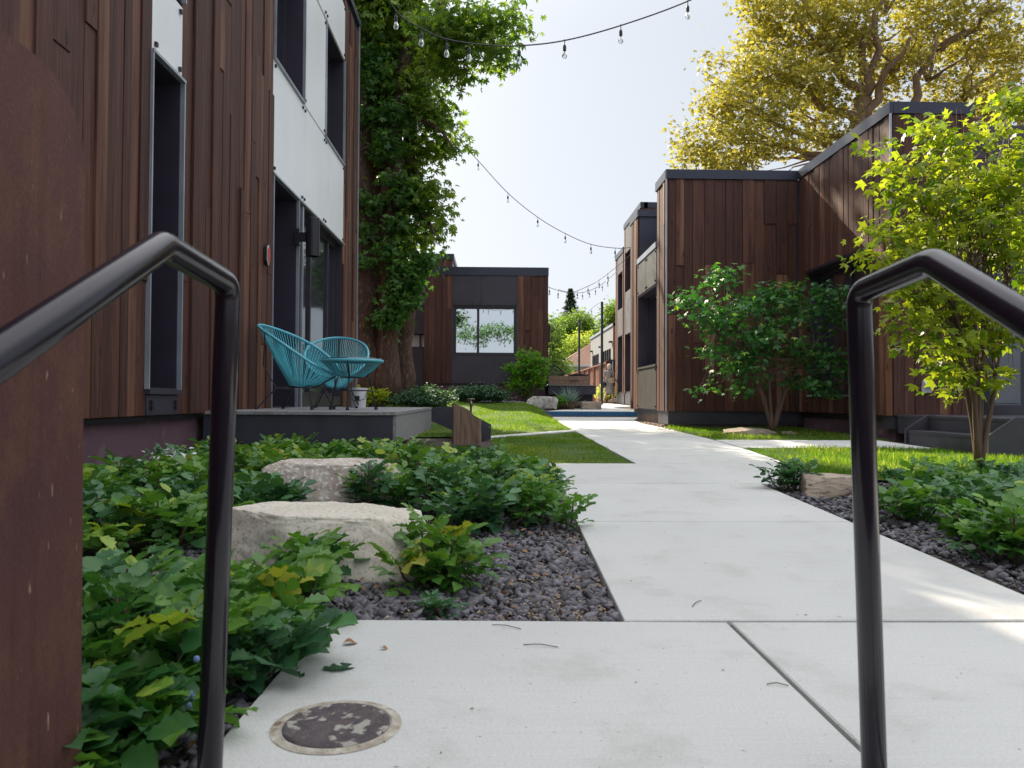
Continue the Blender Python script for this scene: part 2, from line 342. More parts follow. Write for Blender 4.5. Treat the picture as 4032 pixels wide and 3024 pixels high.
# ------------------------------------------------------------------ ground heights
def pw(t, pts):
    if t <= pts[0][0]: return pts[0][1]
    for (a, va), (b, vb) in zip(pts, pts[1:]):
        if t <= b: return va+(vb-va)*(t-a)/(b-a)
    return pts[-1][1]
PL = [(0,-.6),(7.5,-.6),(14.2,-.5),(20,-.45)]
PU = [(20,-.306),(33.7,-.16),(60,-.1)]
def pathz(y): return pw(y, PL) if y < 20 else pw(y, PU)
def G(x, y):
    b = pathz(y) if not (19.5 < y < 20.5) else pw(y, [(19.5,-.452),(20.5,-.31)])
    l = pw(y, [(12,-.57),(16,-.36),(19,-.15),(22,-.05),(30,0)])
    t = min(1, max(0, (1.45-x)/.7)) if y > 12 else 0
    z = b*(1-t)+l*t
    z += .22*min(1, max(0, (-.6-x)/1.6))*min(1, max(0, (y-14)/3))
    return z
def struct(name, mb, m): return tag(mb.build(name, m), kind='structure')
# ground sheet
xs = [-400,-120,-50,-25,-14]+[-10+.5*i for i in range(53)]+[18,24,35,60,140,400]
ys = [-60,-20,-6,-1]+[i*.5 for i in range(0,72)]+[38,44,55,80,130,220,700]
V = []; F = []
for y in ys:
    for x in xs:
        z = G(x, y)-.035
        if y < 1.0: z = -.75
        V.append((x, y, z))
nx = len(xs)
for j in range(len(ys)-1):
    for i in range(nx-1): F.append((j*nx+i, j*nx+i+1, (j+1)*nx+i+1, (j+1)*nx+i))
g = MB(); g.v = V; g.f = F; g.r = [.5]*len(F); struct('ground', g, SOIL)

def sheet(name, poly, dz, m, step=.5, zf=G, kind='structure'):
    bm = bmesh.new(); bm.faces.new([bm.verts.new((p[0], p[1], 0)) for p in poly])
    for ax in (0, 1):
        lo = min(p[ax] for p in poly); hi = max(p[ax] for p in poly); k = lo+step
        while k < hi:
            n = (1,0,0) if ax == 0 else (0,1,0); c = (k,0,0) if ax == 0 else (0,k,0)
            bmesh.ops.bisect_plane(bm, geom=bm.verts[:]+bm.edges[:]+bm.faces[:], plane_co=c, plane_no=n); k += step
    for v in bm.verts: v.co.z = zf(v.co.x, v.co.y)+dz
    bmesh.ops.recalc_face_normals(bm, faces=bm.faces)
    me = bpy.data.meshes.new(name); bm.to_mesh(me); bm.free(); me.materials.append(m)
    if me.polygons and me.polygons[0].normal.z < 0: me.flip_normals()
    o = bpy.data.objects.new(name, me); COL.objects.link(o)
    return tag(o, kind=kind)

# ------------------------------------------------------------------ concrete path: real slabs with open joints
def slab(mb, poly, th=.09):
    n = len(poly); zt = [pathz(p[1] if th > .1 else min(p[1], 19.99)) for p in poly]
    c = Vector((sum(p[0] for p in poly)/n, sum(p[1] for p in poly)/n))
    e = .003; ins = []
    for p in poly:
        d = (c-Vector(p[:2])); d = d.normalized()*e*1.4; ins.append((p[0]+d.x, p[1]+d.y))
    v = [(p[0], p[1], z-th) for p, z in zip(poly, zt)]+[(p[0], p[1], z-e) for p, z in zip(poly, zt)]+[(q[0], q[1], z) for q, z in zip(ins, zt)]
    f = [tuple(range(2*n, 3*n))]
    for k in (0, 1):
        f += [(k*n+i, k*n+(i+1)%n, (k+1)*n+(i+1)%n, (k+1)*n+i) for i in range(n)]
    mb.add(v, f)
p = MB(); gp = .010
def Lf(y): return .353+(y-2.1)*.0302 if y < 7.3 else 1.33
def Rf(y):
    if y <= 5.545: return 1.62+(y-2.1)*.085
    return pw(y, [(5.55,2.3),(7.0,2.74),(8.7,2.94),(10.8,3.04),(17,3.02),(20,3.7)])
slab(p, [(-.49,.9),(.635-.006,.9),(.635-.006,2.1-gp),(-.46,2.1-gp+.03)])
slab(p, [(.635+.006,.9),(4.2,.9),(4.2,2.1-gp-.02),(.635+.006,2.1-gp)])
js = [2.1,3.81,5.54,7.27,9.0,10.73,12.46,14.19,15.92,17.65,20.0]
for a, b in zip(js, js[1:]):
    a2, b2 = a+gp*1.2, b-gp*.6
    if b > 19.9: b2 = 20
    slab(p, [(Lf(a+.05),a2),(Rf(a+.05),a2),(Rf(b-.02),b2),(Lf(b-.02),b2)])
slab(p, [(3.0,9.32),(5.37,9.32),(5.37,10.72),(3.07,10.72)])
slab(p, [(-.06,10.95),(1.32,12.75),(1.32,13.2),(-.06,11.4)])
struct('path', p, CONC)
sheet('path_joints', [(-.48,.92),(4.1,.92),(4.1,2.08),(1.6,2.1),(1.9,5.54),(2.3,5.6),(2.74,7.0),(3.0,10.8),(3.0,19.9),(1.36,19.9),(1.36,7.3),(.52,7.25),(.37,2.12),(-.45,2.08)], -.016, CONCD, zf=lambda x, y: pathz(min(y, 19.9)))
p = MB()       # raised path beyond the step, on a slope
zz = [20,22.5,25,27.5,30,33,40,52,70]
for a, b in zip(zz, zz[1:]):
    l0 = 1.35 if a < 22 else (2.2 if a < 23 else 3.0)
    l1 = 1.35 if b < 22 else (2.2 if b < 23 else 3.0)
    slab(p, [(l0,a+.01),(4.95 if a > 25 else 3.75,a+.01),(4.95 if b > 25 else 3.75,b-.01),(l1,b-.01)], .2)
struct('upper_path', p, CONC)
p = MB()
p.box(1.33, 2.52, 19.955, 20.0, -.47, -.318); p.box(2.535, 3.75, 19.955, 20.0, -.47, -.318)
struct('blue_step', p, BLUE)

# ------------------------------------------------------------------ lawns and grass
def inpoly(x, y, P):
    c = False; n = len(P)
    for i in range(n):
        x1, y1 = P[i]; x2, y2 = P[i-1]
        if (y1 > y) != (y2 > y) and x < (x2-x1)*(y-y1)/(y2-y1)+x1: c = not c
    return c
lawnA = [(.02,6.12),(.40,6.02),(.48,5.9),(.50,7.2),(1.31,7.30),(1.31,12.7),(-.04,10.9),(-.04,9.3),(-.9,9.2),(-.9,7.2),(-.55,6.5)]
lawnB = [(-.06,11.45),(1.31,13.25),(1.32,19.9),(1.2,20.6),(.3,21.0),(-1.3,20.2),(-2.3,18),(-2.3,11)]
lawnC = [(2.83,7.2),(2.40,6.0),(3.4,5.9),(5.6,5.7),(8.5,6.2),(8.5,8.3),(5.35,8.3),(5.35,9.28),(2.98,9.28)]
lawnD = [(3.09,10.78),(5.6,10.78),(5.6,14.1),(3.1,14.1)]
for nm, P in (('lawn', lawnA), ('lawn', lawnB), ('lawn', lawnC), ('lawn', lawnD)): sheet(nm, P, -.012, LAWN)
def grass(name, P, dens, h, w, seed, m=GRASS):
    rg = np.random.default_rng(seed); x0 = min(a[0] for a in P); x1 = max(a[0] for a in P); y0 = min(a[1] for a in P); y1 = max(a[1] for a in P)
    n = int((x1-x0)*(y1-y0)*dens); X = rg.uniform(x0, x1, n); Y = rg.uniform(y0, y1, n)
    k = np.array([inpoly(a, b, P) for a, b in zip(X, Y)]); X = X[k]; Y = Y[k]; n = len(X)
    c = np.array([(a, b, G(a, b)-.02) for a, b in zip(X, Y)])
    az = rg.uniform(0, 6.28, n); ln = rg.uniform(.1, .75, n)
    yd = np.stack([np.cos(az)*ln, np.sin(az)*ln, np.ones(n)], 1); nd = np.stack([-np.sin(az), np.cos(az), rg.normal(0,.2,n)], 1)
    T = [(-.5*w/h,0,0),(.5*w/h,0,0),(.3*w/h,.6,.03),(-.3*w/h,.6,.03),(0,1,.16)]
    s = h*rg.uniform(.5, 1.3, n)*np.array([.75+.5*noise.noise(Vector((a*1.7, b*1.7, seed))) for a, b in zip(X, Y)])
    # two faces of different size -> triangles
    TF = np.array([(0,1,2),(0,2,3),(3,2,4)])
    V, F = place(T, TF, c, yd, nd, s)
    rn = np.clip(rg.normal(.45,.25,n)+np.array([.35*noise.noise(Vector((a*.9, b*.9, 3))) for a, b in zip(X, Y)]), 0, 1)
    tag(npmesh(name, V, F, np.repeat(rn, 3), m), kind='stuff')
grass('grass', lawnA, 4600, .045, .005, 1)
grass('grass', lawnB, 2000, .05, .009, 2)
grass('grass', lawnC, 2300, .075, .008, 3)
grass('grass', lawnD, 1700, .07, .010, 4)

# ------------------------------------------------------------------ gravel
phi = (1+5**.5)/2
ICO = np.array([(-1,phi,0),(1,phi,0),(-1,-phi,0),(1,-phi,0),(0,-1,phi),(0,1,phi),(0,-1,-phi),(0,1,-phi),(phi,0,-1),(phi,0,1),(-phi,0,-1),(-phi,0,1)])/1.9
ICOF = np.array([(0,11,5),(0,5,1),(0,1,7),(0,7,10),(0,10,11),(1,5,9),(5,11,4),(11,10,2),(10,7,6),(7,1,8),(3,9,4),(3,4,2),(3,2,6),(3,6,8),(3,8,9),(4,9,5),(2,4,11),(6,2,10),(8,6,7),(9,8,1)])
def gravel(name, P, n, s0, s1, seed, m=GRAV):
    rg = np.random.default_rng(seed); x0 = min(a[0] for a in P); x1 = max(a[0] for a in P); y0 = min(a[1] for a in P); y1 = max(a[1] for a in P)
    pts = []
    while len(pts) < n:
        a, b = rg.uniform(x0, x1), rg.uniform(y0, y1)
        if inpoly(a, b, P): pts.append((a, b, G(a, b)-.035+rg.uniform(.002, .020)))
    c = np.array(pts); A = ICO[None]*rg.uniform(.40, 1.35, (n,12,1)); A = A*np.stack([rg.uniform(.8,1.35,n), rg.uniform(.6,1.1,n), rg.uniform(.45,.85,n)], 1)[:, None]
    az = rg.uniform(0, 6.28, n); ca, sa = np.cos(az), np.sin(az)
    X = A[...,0]*ca[:,None]-A[...,1]*sa[:,None]; Y = A[...,0]*sa[:,None]+A[...,1]*ca[:,None]
    tl = rg.normal(0,.4,n); Z = A[...,2]*np.cos(tl)[:,None]+X*np.sin(tl)[:,None]
    s = (s0+(s1-s0)*rg.random(n)**2)[:,None]
    V = np.stack([X*s+c[:,0:1], Y*s+c[:,1:2], Z*s+c[:,2:3]], 2).reshape(-1,3)
    F = (ICOF[None]+(np.arange(n)*12)[:,None,None]).reshape(-1,3)
    return tag(npmesh(name, V, F, np.repeat(rg.random(n), 20), m), kind='stuff')
gL = [(-1.9,2.12),(.345,2.12),(.40,3.8),(.43,5.2),(.30,5.9),(-.1,6.0),(-1.5,5.0),(-1.9,4)]
gravel('gravel', [(-1.2,2.11),(.345,2.11),(.38,3.4),(-1.3,3.4)], 8500, .007, .027, 11)
gravel('gravel', [(-1.1,3.4),(.38,3.4),(.43,5.4),(.25,5.95),(-.4,5.9),(-1.2,4.5)], 4600, .008, .028, 12)
gravel('gravel', [(-1.15,1.15),(-.50,1.15),(-.48,2.12),(-1.3,2.12)], 2600, .007, .025, 13)
gravel('gravel', [(1.72,2.2),(2.6,2.0),(3.4,4.5),(3.0,5.7),(2.35,5.85),(1.93,5.53)], 6000, .008, .028, 14)
gravel('gravel', [(2.55,14.3),(3.2,12.6),(3.3,14.3),(3.3,18),(3.05,18),(3.04,14.5)], 1100, .015, .035, 15, GRAVL)
gravel('gravel', [(-.5,20.9),(1.3,20.7),(1.35,21.8),(-.5,22.2)], 900, .02, .045, 16)
gravel('pea_gravel', [(.05,2.12),(.345,2.12),(.42,5.0),(.25,5.0),(.2,3.2)], 2200, .004, .011, 17, GRAVL)
gravel('pea_gravel', [(-.4,2.12),(.345,2.12),(.35,2.6),(-.2,2.9)], 900, .004, .011, 18, GRAVL)
gravel('pea_gravel', [(-.75,1.5),(-.49,1.5),(-.47,2.2),(-.7,2.2)], 150, .004, .010, 19, GRAVL)
gravel('pea_gravel', [(1.75,2.25),(2.3,2.2),(3.0,5.0),(2.35,5.8),(1.95,5.53)], 500, .004, .011, 20, GRAVL)

# ------------------------------------------------------------------ buildings
def boards(parent, F, W, z0, z1, holes=(), seed=1, bw=.165, m=None, name='cladding', brk=.35, u0=0., bias=0.):
    rn = random.Random(seed); cuts = sorted({u0, W, *[h[0] for h in holes if u0 < h[0] < W], *[h[1] for h in holes if u0 < h[1] < W]})
    mb = MB()
    for a, b in zip(cuts, cuts[1:]):
        if b-a < .01: continue
        k = max(1, round((b-a)/bw)); ws = [rn.uniform(.72, 1.28) for _ in range(k)]; t = sum(ws); u = a
        for w in ws:
            w = w/t*(b-a); ua, ub = u+.002, u+w-.002; u += w; mid = (ua+ub)/2
            segs = [(z0, z1)]
            for h in holes:
                if h[0] < mid < h[1]:
                    ns = []
                    for s, e in segs:
                        if h[2] > s: ns.append((s, min(e, h[2])))
                        if h[3] < e: ns.append((max(s, h[3]), e))
                    segs = [q for q in ns if q[1]-q[0] > .01]
            for s, e in segs:
                zs = [s]
                if e-s > 1.6:
                    q = s+rn.uniform(.6, 2.6)
                    while q < e-.5:
                        if rn.random() < brk: zs.append(q)
                        q += rn.uniform(1.0, 2.4)
                zs.append(e)
                for c, d in zip(zs, zs[1:]):
                    dd = rn.choice((.02,.026,.034,.042))+rn.uniform(0,.004)
                    mb.fbox(F, ua, ub, c+.0015, d-.0015, 0, dd, min(1, max(0, rn.random()+bias)))
    o = mb.build(name, m or W_DARK, parent)
    md = o.modifiers.new('bevel', 'BEVEL'); md.width = .003; md.segments = 1
    return o
def skin(mb, F, W, z0, z1, holes, d0=-.06, d1=-.004):
    us = sorted({0, W, *[h[0] for h in holes], *[h[1] for h in holes]}); zs = sorted({z0, z1, *[h[2] for h in holes], *[h[3] for h in holes]})
    for a, b in zip(us, us[1:]):
        for c, d in zip(zs, zs[1:]):
            m_ = ((a+b)/2, (c+d)/2)
            if any(h[0] < m_[0] < h[1] and h[2] < m_[1] < h[3] for h in holes): continue
            mb.fbox(F, a, b, c, d, d0, d1)
def panel(parent, F, u0, u1, z0, z1, m, bolts=True, d=.03, name='panel'):
    mb = MB(); mb.fbox(F, u0+.003, u1-.003, z0+.003, z1-.003, 0, d); o = mb.build(name, m, parent)
    md = o.modifiers.new('bevel', 'BEVEL'); md.width = .002
    if bolts:
        i = .06
        for (a, b) in ((u0+i, z0+i), (u1-i, z0+i), (u0+i, z1-i), (u1-i, z1-i)):
            q = MB(); q.fbox(F, a-.016, a+.016, b-.016, b+.016, d, d+.02); q.build('bolt', BLACKM, o)
    return o
def window(parent, F, u0, u1, z0, z1, depth=.22, mull=(), trans=(), gm=None, fw=.05, trim=None, fm=None, name='window'):
    mb = MB(); t = .012
    fr = fm or FRAME
    # reveal linings
    mb.fbox(F, u0, u0+t, z0, z1, -depth-.03, .02); mb.fbox(F, u1-t, u1, z0, z1, -depth-.03, .02)
    mb.fbox(F, u0+t, u1-t, z1-t, z1, -depth-.03, .02); mb.fbox(F, u0+t, u1-t, z0, z0+t, -depth-.03, .02)
    a, b, c, d = u0+t, u1-t, z0+t, z1-t
    mb.fbox(F, a, a+fw, c, d, -depth-.02, -depth+.04); mb.fbox(F, b-fw, b, c, d, -depth-.02, -depth+.04)
    mb.fbox(F, a+fw, b-fw, d-fw, d, -depth-.02, -depth+.037); mb.fbox(F, a+fw, b-fw, c, c+fw, -depth-.02, -depth+.037)
    for q in mull: mb.fbox(F, q-fw*.6, q+fw*.6, c+fw, d-fw, -depth-.02, -depth+.034)
    for q in trans: mb.fbox(F, a+fw, b-fw, q-fw*.6, q+fw*.6, -depth-.02, -depth+.030)
    o = mb.build(name, fr, parent)
    g_ = MB(); es = [a+fw, *mull, b-fw]
    for x0, x1 in zip(es, es[1:]):
        q = MB(); q.fbox(F, x0, x1, c+fw, d-fw, -depth-.012, -depth); q.build('pane', gm or G_DARK, o)
    if trim:
        w = .019
        for a_, b_ in ((u0-w, u0-.001), (u1+.001, u1+w)): bar(o, F, a_, b_, z0, z1, 0, .055, trim, 'trim')
    return o
def bar(parent, F, u0, u1, z0, z1, d0, d1, m, name):
    q = MB(); q.fbox(F, u0, u1, z0, z1, d0, d1); return q.build(name, m, parent)

# --- left two-storey house --------------------------------------------------
XL = -2.6; H = thing('house', 'two-storey dark timber house with white panels beside the deck with turquoise chairs', 'house', (0,0,0))
F = ((XL, 0), (0, 1), (1, 0)); ZB, ZT, HD = -.14, 6.9, 2.57
A1 = (5.76, 6.32); B1 = (8.88, 13.0)
holes = [(A1[0], A1[1], -.14, 6.6), (B1[0], B1[1], -.14, 6.6)]
F0 = ((XL, -1.5), (0, 1), (1, 0))
def sh(h): return (h[0]+1.5, h[1]+1.5, h[2], h[3])
boards(H, F0, 14.3+1.5, ZB, ZT-.15, [sh(h) for h in holes], 5, .15, brk=.5)
sk_ = MB(); skin(sk_, F0, 15.8, ZB, ZT, [sh(h) for h in holes], -.36, -.004); sk_.build('wall', PANELD, H)
q = MB(); q.box(-9.0, XL-.361, -1.5, 14.26, -.7, ZT-.001); q.build('inner_wall', PANELD, H)
q = MB(); q.box(-9.05, XL+.06, -1.55, 14.36, ZT, ZT+.12); q.build('roof', COPING, H)
q = MB(); q.box(XL-.36, XL-.05, -1.5, 14.2, -.75, ZB-.02); q.build('foundation', FOUND, H)
q = MB(); q.box(XL-.34, XL-.0, -1.5, 14.3, ZB-.035, ZB-.002); q.build('skirt', BLACKM, H)
q = MB(); q.box(XL-.02, XL+.052, 14.301, 14.325, ZB, ZT); q.box(XL+.035, XL+.052, 14.27, 14.301, ZB, ZT); q.build('corner_trim', TRIM, H)
Fb = ((-9.0, 14.262), (1, 0), (0, 1)); boards(H, Fb, 6.36, ZB, ZT-.1, [], 8, .16)
# bay 1
window(H, F, A1[0], A1[1], .06, HD, .24, mull=(A1[0]+.16,), trans=(1.35,), trim=TRIM)
panel(H, F, A1[0], A1[1], HD+.02, 3.18, PANEL)
bar(H, F, A1[0]-.02, A1[1]+.02, HD-.004, HD+.018, .0, .06, TRIM, 'head_flashing')
window(H, F, A1[0], A1[1], 3.22, 5.6, .24, trim=TRIM)
panel(H, F, A1[0], A1[1], 5.62, 6.6, PANEL)
panel(H, F, A1[0], A1[1], ZB+.0, .02, PANELD, d=.034)
bar(H, F, A1[0]-.01, A1[1]+.01, .022, .06, -.2, .06, FRAME, 'sill')
# bay 2: panels
j = [B1[0], 10.28, 11.56, B1[1]]
for a, b in zip(j, j[1:]): panel(H, F, a, b, HD+.02, 3.9, PANEL)
panel(H, F, j[1], j[2], 3.92, 5.66, PANEL)
for a, b in zip(j, j[1:]): panel(H, F, a, b, 5.70, 6.6, PANEL)
window(H, F, j[0]+.03, j[1]-.02, 3.93, 5.67, .24, mull=(j[0]+.5,), trim=TRIM)
window(H, F, j[2]+.02, j[3]-.03, 3.93, 5.67, .24, mull=(j[2]+.55,), trim=TRIM)
bar(H, F, B1[0]-.02, B1[1]+.02, HD-.004, HD+.018, 0, .06, TRIM, 'head_flashing')
bar(H, F, j[0], j[1]-.01, 3.902, 3.925, 0, .06, TRIM, 'sill_flashing'); bar(H, F, j[2]+.01, j[3], 3.902, 3.925, 0, .06, TRIM, 'sill_flashing')
# door recess and glazing
dr = window(H, F, B1[0]+.02, 10.02, -.12, HD-.01, .30, mull=(9.3,), trans=(2.05,), trim=TRIM, name='door')
bar(H, F, 10.03, 10.3, -.12, HD-.01, -.2, .012, PANELD, 'pier')
bar(H, F, 10.305, 10.36, -.12, HD-.01, -.06, .03, TRIM, 'trim')
w_ = window(H, F, 10.37, 12.97, .02, HD-.01, .12, mull=(11.25, 12.4), trans=(.72,), gm=G_MID, trim=None, name='glazed_wall')
bar(H, F, 10.37, 12.97, -.12, .018, -.1, .02, FRAME, 'threshold')
F = F
# wall lamp by the door
La = thing('wall_lamp', 'black cylinder wall lamp above the turquoise chairs', 'lamp', (XL+.02, 9.98, 2.07)); La.scale = (1.12,1.12,1.12)
q = MB(); q.box(.0, .05, -.05, .05, -.09, .09); q.build('back_plate', BLACKM, La)
q = MB(); q.box(.045, .12, -.03, .03, -.05, .05); q.build('arm', BLACKM, La)
q = MB(); q.lathe([(0,.24),(.074,.24),(.078,.235),(.078,-.2),(.07,-.2),(.07,.18),(0,.18)], (.195,0,-.02), 24); q.build('lamp_shade', BLACKM, La, False)
q = MB(); q.tube([(-.005,.11,.16),(-.005,.11,.55)], .012); q.build('conduit', BLACKM, La)
# badge
Ba = thing('badge', 'small red hexagonal badge on the timber left of the door', 'sign', (XL+.045, 8.60, 1.58)); Ba.scale = (1,.62,.62)
hx = [(0,.20),(.085,.13),(.085,-.11),(0,-.20),(-.085,-.11),(-.085,.13)]
def hexa(s, d0, d1, m, nm):
    q = MB(); v = [(d0, a*s, b*s) for a, b in hx]+[(d1, a*s, b*s) for a, b in hx]
    q.add(v, [tuple(range(6)), tuple(range(11,5,-1))]+[(i,(i+1)%6,6+(i+1)%6,6+i) for i in range(6)]); q.build(nm, m, Ba)
hexa(1, 0, .03, BLACKM, 'backing'); hexa(.93, .031, .037, WHITEP, 'rim'); hexa(.74, .038, .043, RED, 'face')

# --- deck -------------------------------------------------------------------
D = thing('deck', 'charcoal timber deck under the turquoise chairs', 'deck', (0,0,0)); ZD = -.12; XD = -.88
q = MB()
nb = 24
for i in range(nb):
    a = 6.88+i*(3.84/nb); q.box(XL+.02, XD+.01, a, a+3.84/nb-.006, ZD-.028, ZD, random.random())
q.build('deck_boards', W_TOP, D)
q = MB(); q.box(XL+.02, XD-.03, 6.90, 6.935, -.41, ZD-.03); q.build('front_fascia', W_DECK, D)
q = MB(); q.box(XD-.028, XD, 6.90, 10.70, -.41, ZD-.03); q.build('side_fascia', W_TOP, D)
for x_, y_ in ((-1.1,7.4),(-1.1,9.3),(-2.2,7.4),(-2.2,9.3)):
    q = MB(); q.box(x_-.05, x_+.05, y_-.05, y_+.05, -.62, -.42); q.build('post', WOODRAW, D)
q = MB()      # stringers, treads of the little stair on the deck's right end
S = thing('deck_stairs', 'charcoal side stairs going down from the deck behind the timber post', 'stairs', (0,0,0))
for yy in (10.70, 12.0):
    q = MB(); v = []
    pr = [(-.88,-.122),(-.58,-.122),(-.06,-.40),(-.06,-.56),(-.30,-.56),(-.875,-.31)]
    for d in (0, .04): v += [(a, yy+d, b) for a, b in pr]
    n = len(pr); q.add(v, [tuple(range(n)), tuple(range(2*n-1, n-1, -1))]+[(i, n+i, n+(i+1)%n, (i+1)%n) for i in range(n)]); q.build('stringer', W_DECK, S)
for i, (a, b, z) in enumerate(((-.62,-.34,-.28),(-.36,-.08,-.43))):
    q = MB(); q.box(a, b, 10.745, 11.995, z-.03, z); q.build('tread', W_TOP, S)

# --- middle house -----------------------------------------------------------
YM = 23.0; Hm = thing('house', 'single-storey dark timber house with a wide two-pane window at the end of the lawn', 'house', (0,0,0))
xa, xb = atx(916, YM), atx(1182, YM); zt = atz(577, YM); zb = atz(829, YM); W = xb-xa
F = ((xa, YM), (1, 0), (0, -1)); ua, ub = atx(975, YM)-xa, atx(1118, YM)-xa
wz0, wz1 = atz(767, YM), atz(662, YM)
boards(Hm, F, ua, zb, zt-.25, [], 21, .17, brk=.15, bias=-.05); boards(Hm, F, W, zb, zt-.25, [], 27, .17, brk=.15, bias=-.05, u0=ub)
q = MB(); skin(q, F, W, zb, zt-.02, [(ua+.06, ub-.05, wz0, wz1)], -.3, -.004); q.build('wall', PANELD, Hm)
q = MB(); q.box(xa+.005, xb-.005, YM+.301, YM+6, -.3, zt-.02); q.build('inner_wall', PANELD, Hm)
bar(Hm, F, -.05, W+.03, zt-.25, zt, -.1, .05, COPING, 'roof_edge'); q = MB(); q.box(xa-.04, xb+.03, YM+.101, YM+6, zt-.1, zt-.005); q.build('roof', COPING, Hm)
panel(Hm, F, ua, (ua+ub)/2-.1, wz1+.03, zt-.26, PANELD); panel(Hm, F, (ua+ub)/2-.1, ub, wz1+.03, zt-.26, PANELD)
panel(Hm, F, ua, ub, zb, wz0-.03, PANELD)
window(Hm, F, ua+.06, ub-.05, wz0, wz1, .06, mull=(atx(1032, YM)-xa,), gm=G_MIR, fw=.06)
bar(Hm, F, ua, ua+.058, wz0-.028, wz1+.028, 0, .035, PANELD, 'jamb'); bar(Hm, F, ub-.048, ub, wz0-.028, wz1+.028, 0, .035, PANELD, 'jamb')
q = MB(); q.box(xa+.06, xb-.06, YM+.04, YM+5.9, -.4, zb-.03); q.build('foundation', FOUND, Hm)
q = MB(); q.box(xa, xb, YM-.0, YM+.3, zb-.028, zb-.003); q.build('skirt', BLACKM, Hm)
q = MB(); q.box(xb-.0, xb+.11, YM-.02+.35, YM+.65, 1.72, 2.25); q.build('vent_hood', BLACKM, Hm)
# side wall facing +X
Fe = ((xb, YM+.01), (0, 1), (1, 0)); boards(Hm, Fe, 5.9, zb, zt-.26, [], 22, .17)
# taller rear volume
Hr = thing('house', 'taller dark timber block rising behind the middle house roof', 'house', (0,0,0)); YR = 27.2
xc, xd = atx(870, YR), atx(976, YR); zr = atz(549, YR)
F = ((xc, YR), (1, 0), (0, -1)); boards(Hr, F, xd-xc, 0, zr-.2, [], 23, .17)
q = MB(); q.box(xc, xd, YR+.005, YR+4.5, -.2, zr-.2); q.build('inner_wall', PANELD, Hr)
q = MB(); q.box(xc-.04, xd+.05, YR-.06, YR+4.55, zr-.2, zr); q.build('roof', COPING, Hr)
# dark wing and gate between tree and house
Hw = thing('house_wing', 'black recessed wing with a lit strip window left of the middle house', 'house', (0,0,0)); YW = 24.2
x0, x1 = atx(862, YW), atx(916, YW)+.02
q = MB(); q.box(x0, x1, YW, YW+2.5, atz(722, YW), atz(590, YW)); q.box(x0, x1, YW+.3, YW+2.5, -.1, atz(722, YW)-.001); q.build('wall', PANELD, Hw)
q = MB(); q.box(x0, x1, YW+.27, YW+.295, atz(749, YW), atz(724, YW)); q.build('strip_window', STUCCO, Hw)
q = MB(); q.box(atx(904,YW), atx(907,YW), YW+.23, YW+.265, atz(749, YW), atz(724, YW)); q.build('mullion', FRAME, Hw)
q = MB(); q.box(x0, x1, YW-.0, YW+.02, atz(590,YW)+.001, atz(586,YW)); q.box(x0, x1, YW-.012, YW-.001, atz(664,YW), atz(662,YW)); q.build('trim', COPING, Hw)
Gt = thing('gate', 'black solid gate between the big tree and the middle house', 'gate', (0,0,0)); YG = 22.6
q = MB(); q.box(atx(868,YG), atx(912,YG), YG, YG+.05, .15, atz(752,YG)); q.build('gate_panel', BLACKM, Gt)
q = MB(); q.box(atx(866,YG), atx(868,YG), YG-.02, YG+.07, .1, atz(750,YG)); q.build('gate_post', BLACKM, Gt)

# --- right house ------------------------------------------------------------
Hx = thing('house', 'dark timber house with stepped flat roof behind the two small maples on the right', 'house', (0,0,0))
YA, YB, XA, XB, ZC = 14.2, 10.84, 3.18, 5.63, -.21; TOP = 4.26; XE = 6.78
Fw = ((XA, YA), (0, 1), (-1, 0)); Ff = ((XA, YA), (1, 0), (0, -1)); Fs = ((XB, YB), (0, 1), (-1, 0)); Fg = ((XB, YB), (1, 0), (0, -1))
hole = (.87, 2.9, ZC, 9)
boards(Hx, Fw, 3.75, ZC, TOP-.17, [hole], 31, .15, brk=.2, bias=.15)
q = MB(); skin(q, Fw, 3.75, ZC, 3.0, [(.9,2.85,.70,2.27)], -.3, -.004); q.build('wall', PANELD, Hx)
boards(Hx, Ff, XB-XA-.05, ZC, TOP-.17, [], 32, .18, brk=.45)
wh = (.62, 2.85, .10, 2.26)
boards(Hx, Fs, YA-YB-.05, ZC, TOP-.17, [wh], 33, .17, brk=.4)
q = MB(); skin(q, Fs, YA-YB-.05, ZC, TOP-.2, [wh], -.3, -.004); q.build('wall', PANELD, Hx)
boards(Hx, Fg, XE-XB, ZC, TOP-.17, [], 34, .17, brk=.2)
window(Hx, Fs, *wh, .2, mull=(1.7,), gm=G_MID)
bar(Hx, Fs, wh[0]-.04, wh[1]+.04, wh[3]+.003, wh[3]+.05, 0, .09, BLACKM, 'window_head'); bar(Hx, Fs, wh[0]-.03, wh[1]+.03, wh[2]-.03, wh[2]-.002, 0, .07, TRIM, 'sill')
# solid body
q = MB(); q.box(XA+.005, XB+1, YA+.001, YA+.86, -.45, TOP-.18); q.box(XA+.301, 9.5, YA+.865, YA+2.9, -.45, 3.0); q.box(XA+.305, XB+1.0, YA+2.905, YA+3.75, -.45, TOP-.1)
q.box(XB+.301, 9.5, YB+.3, YA+.0, -.45, TOP-.2); q.box(XB+.005, XE, YB+.003, YB+.299, -.4, TOP-.2); q.build('inner_wall', PANELD, Hx)
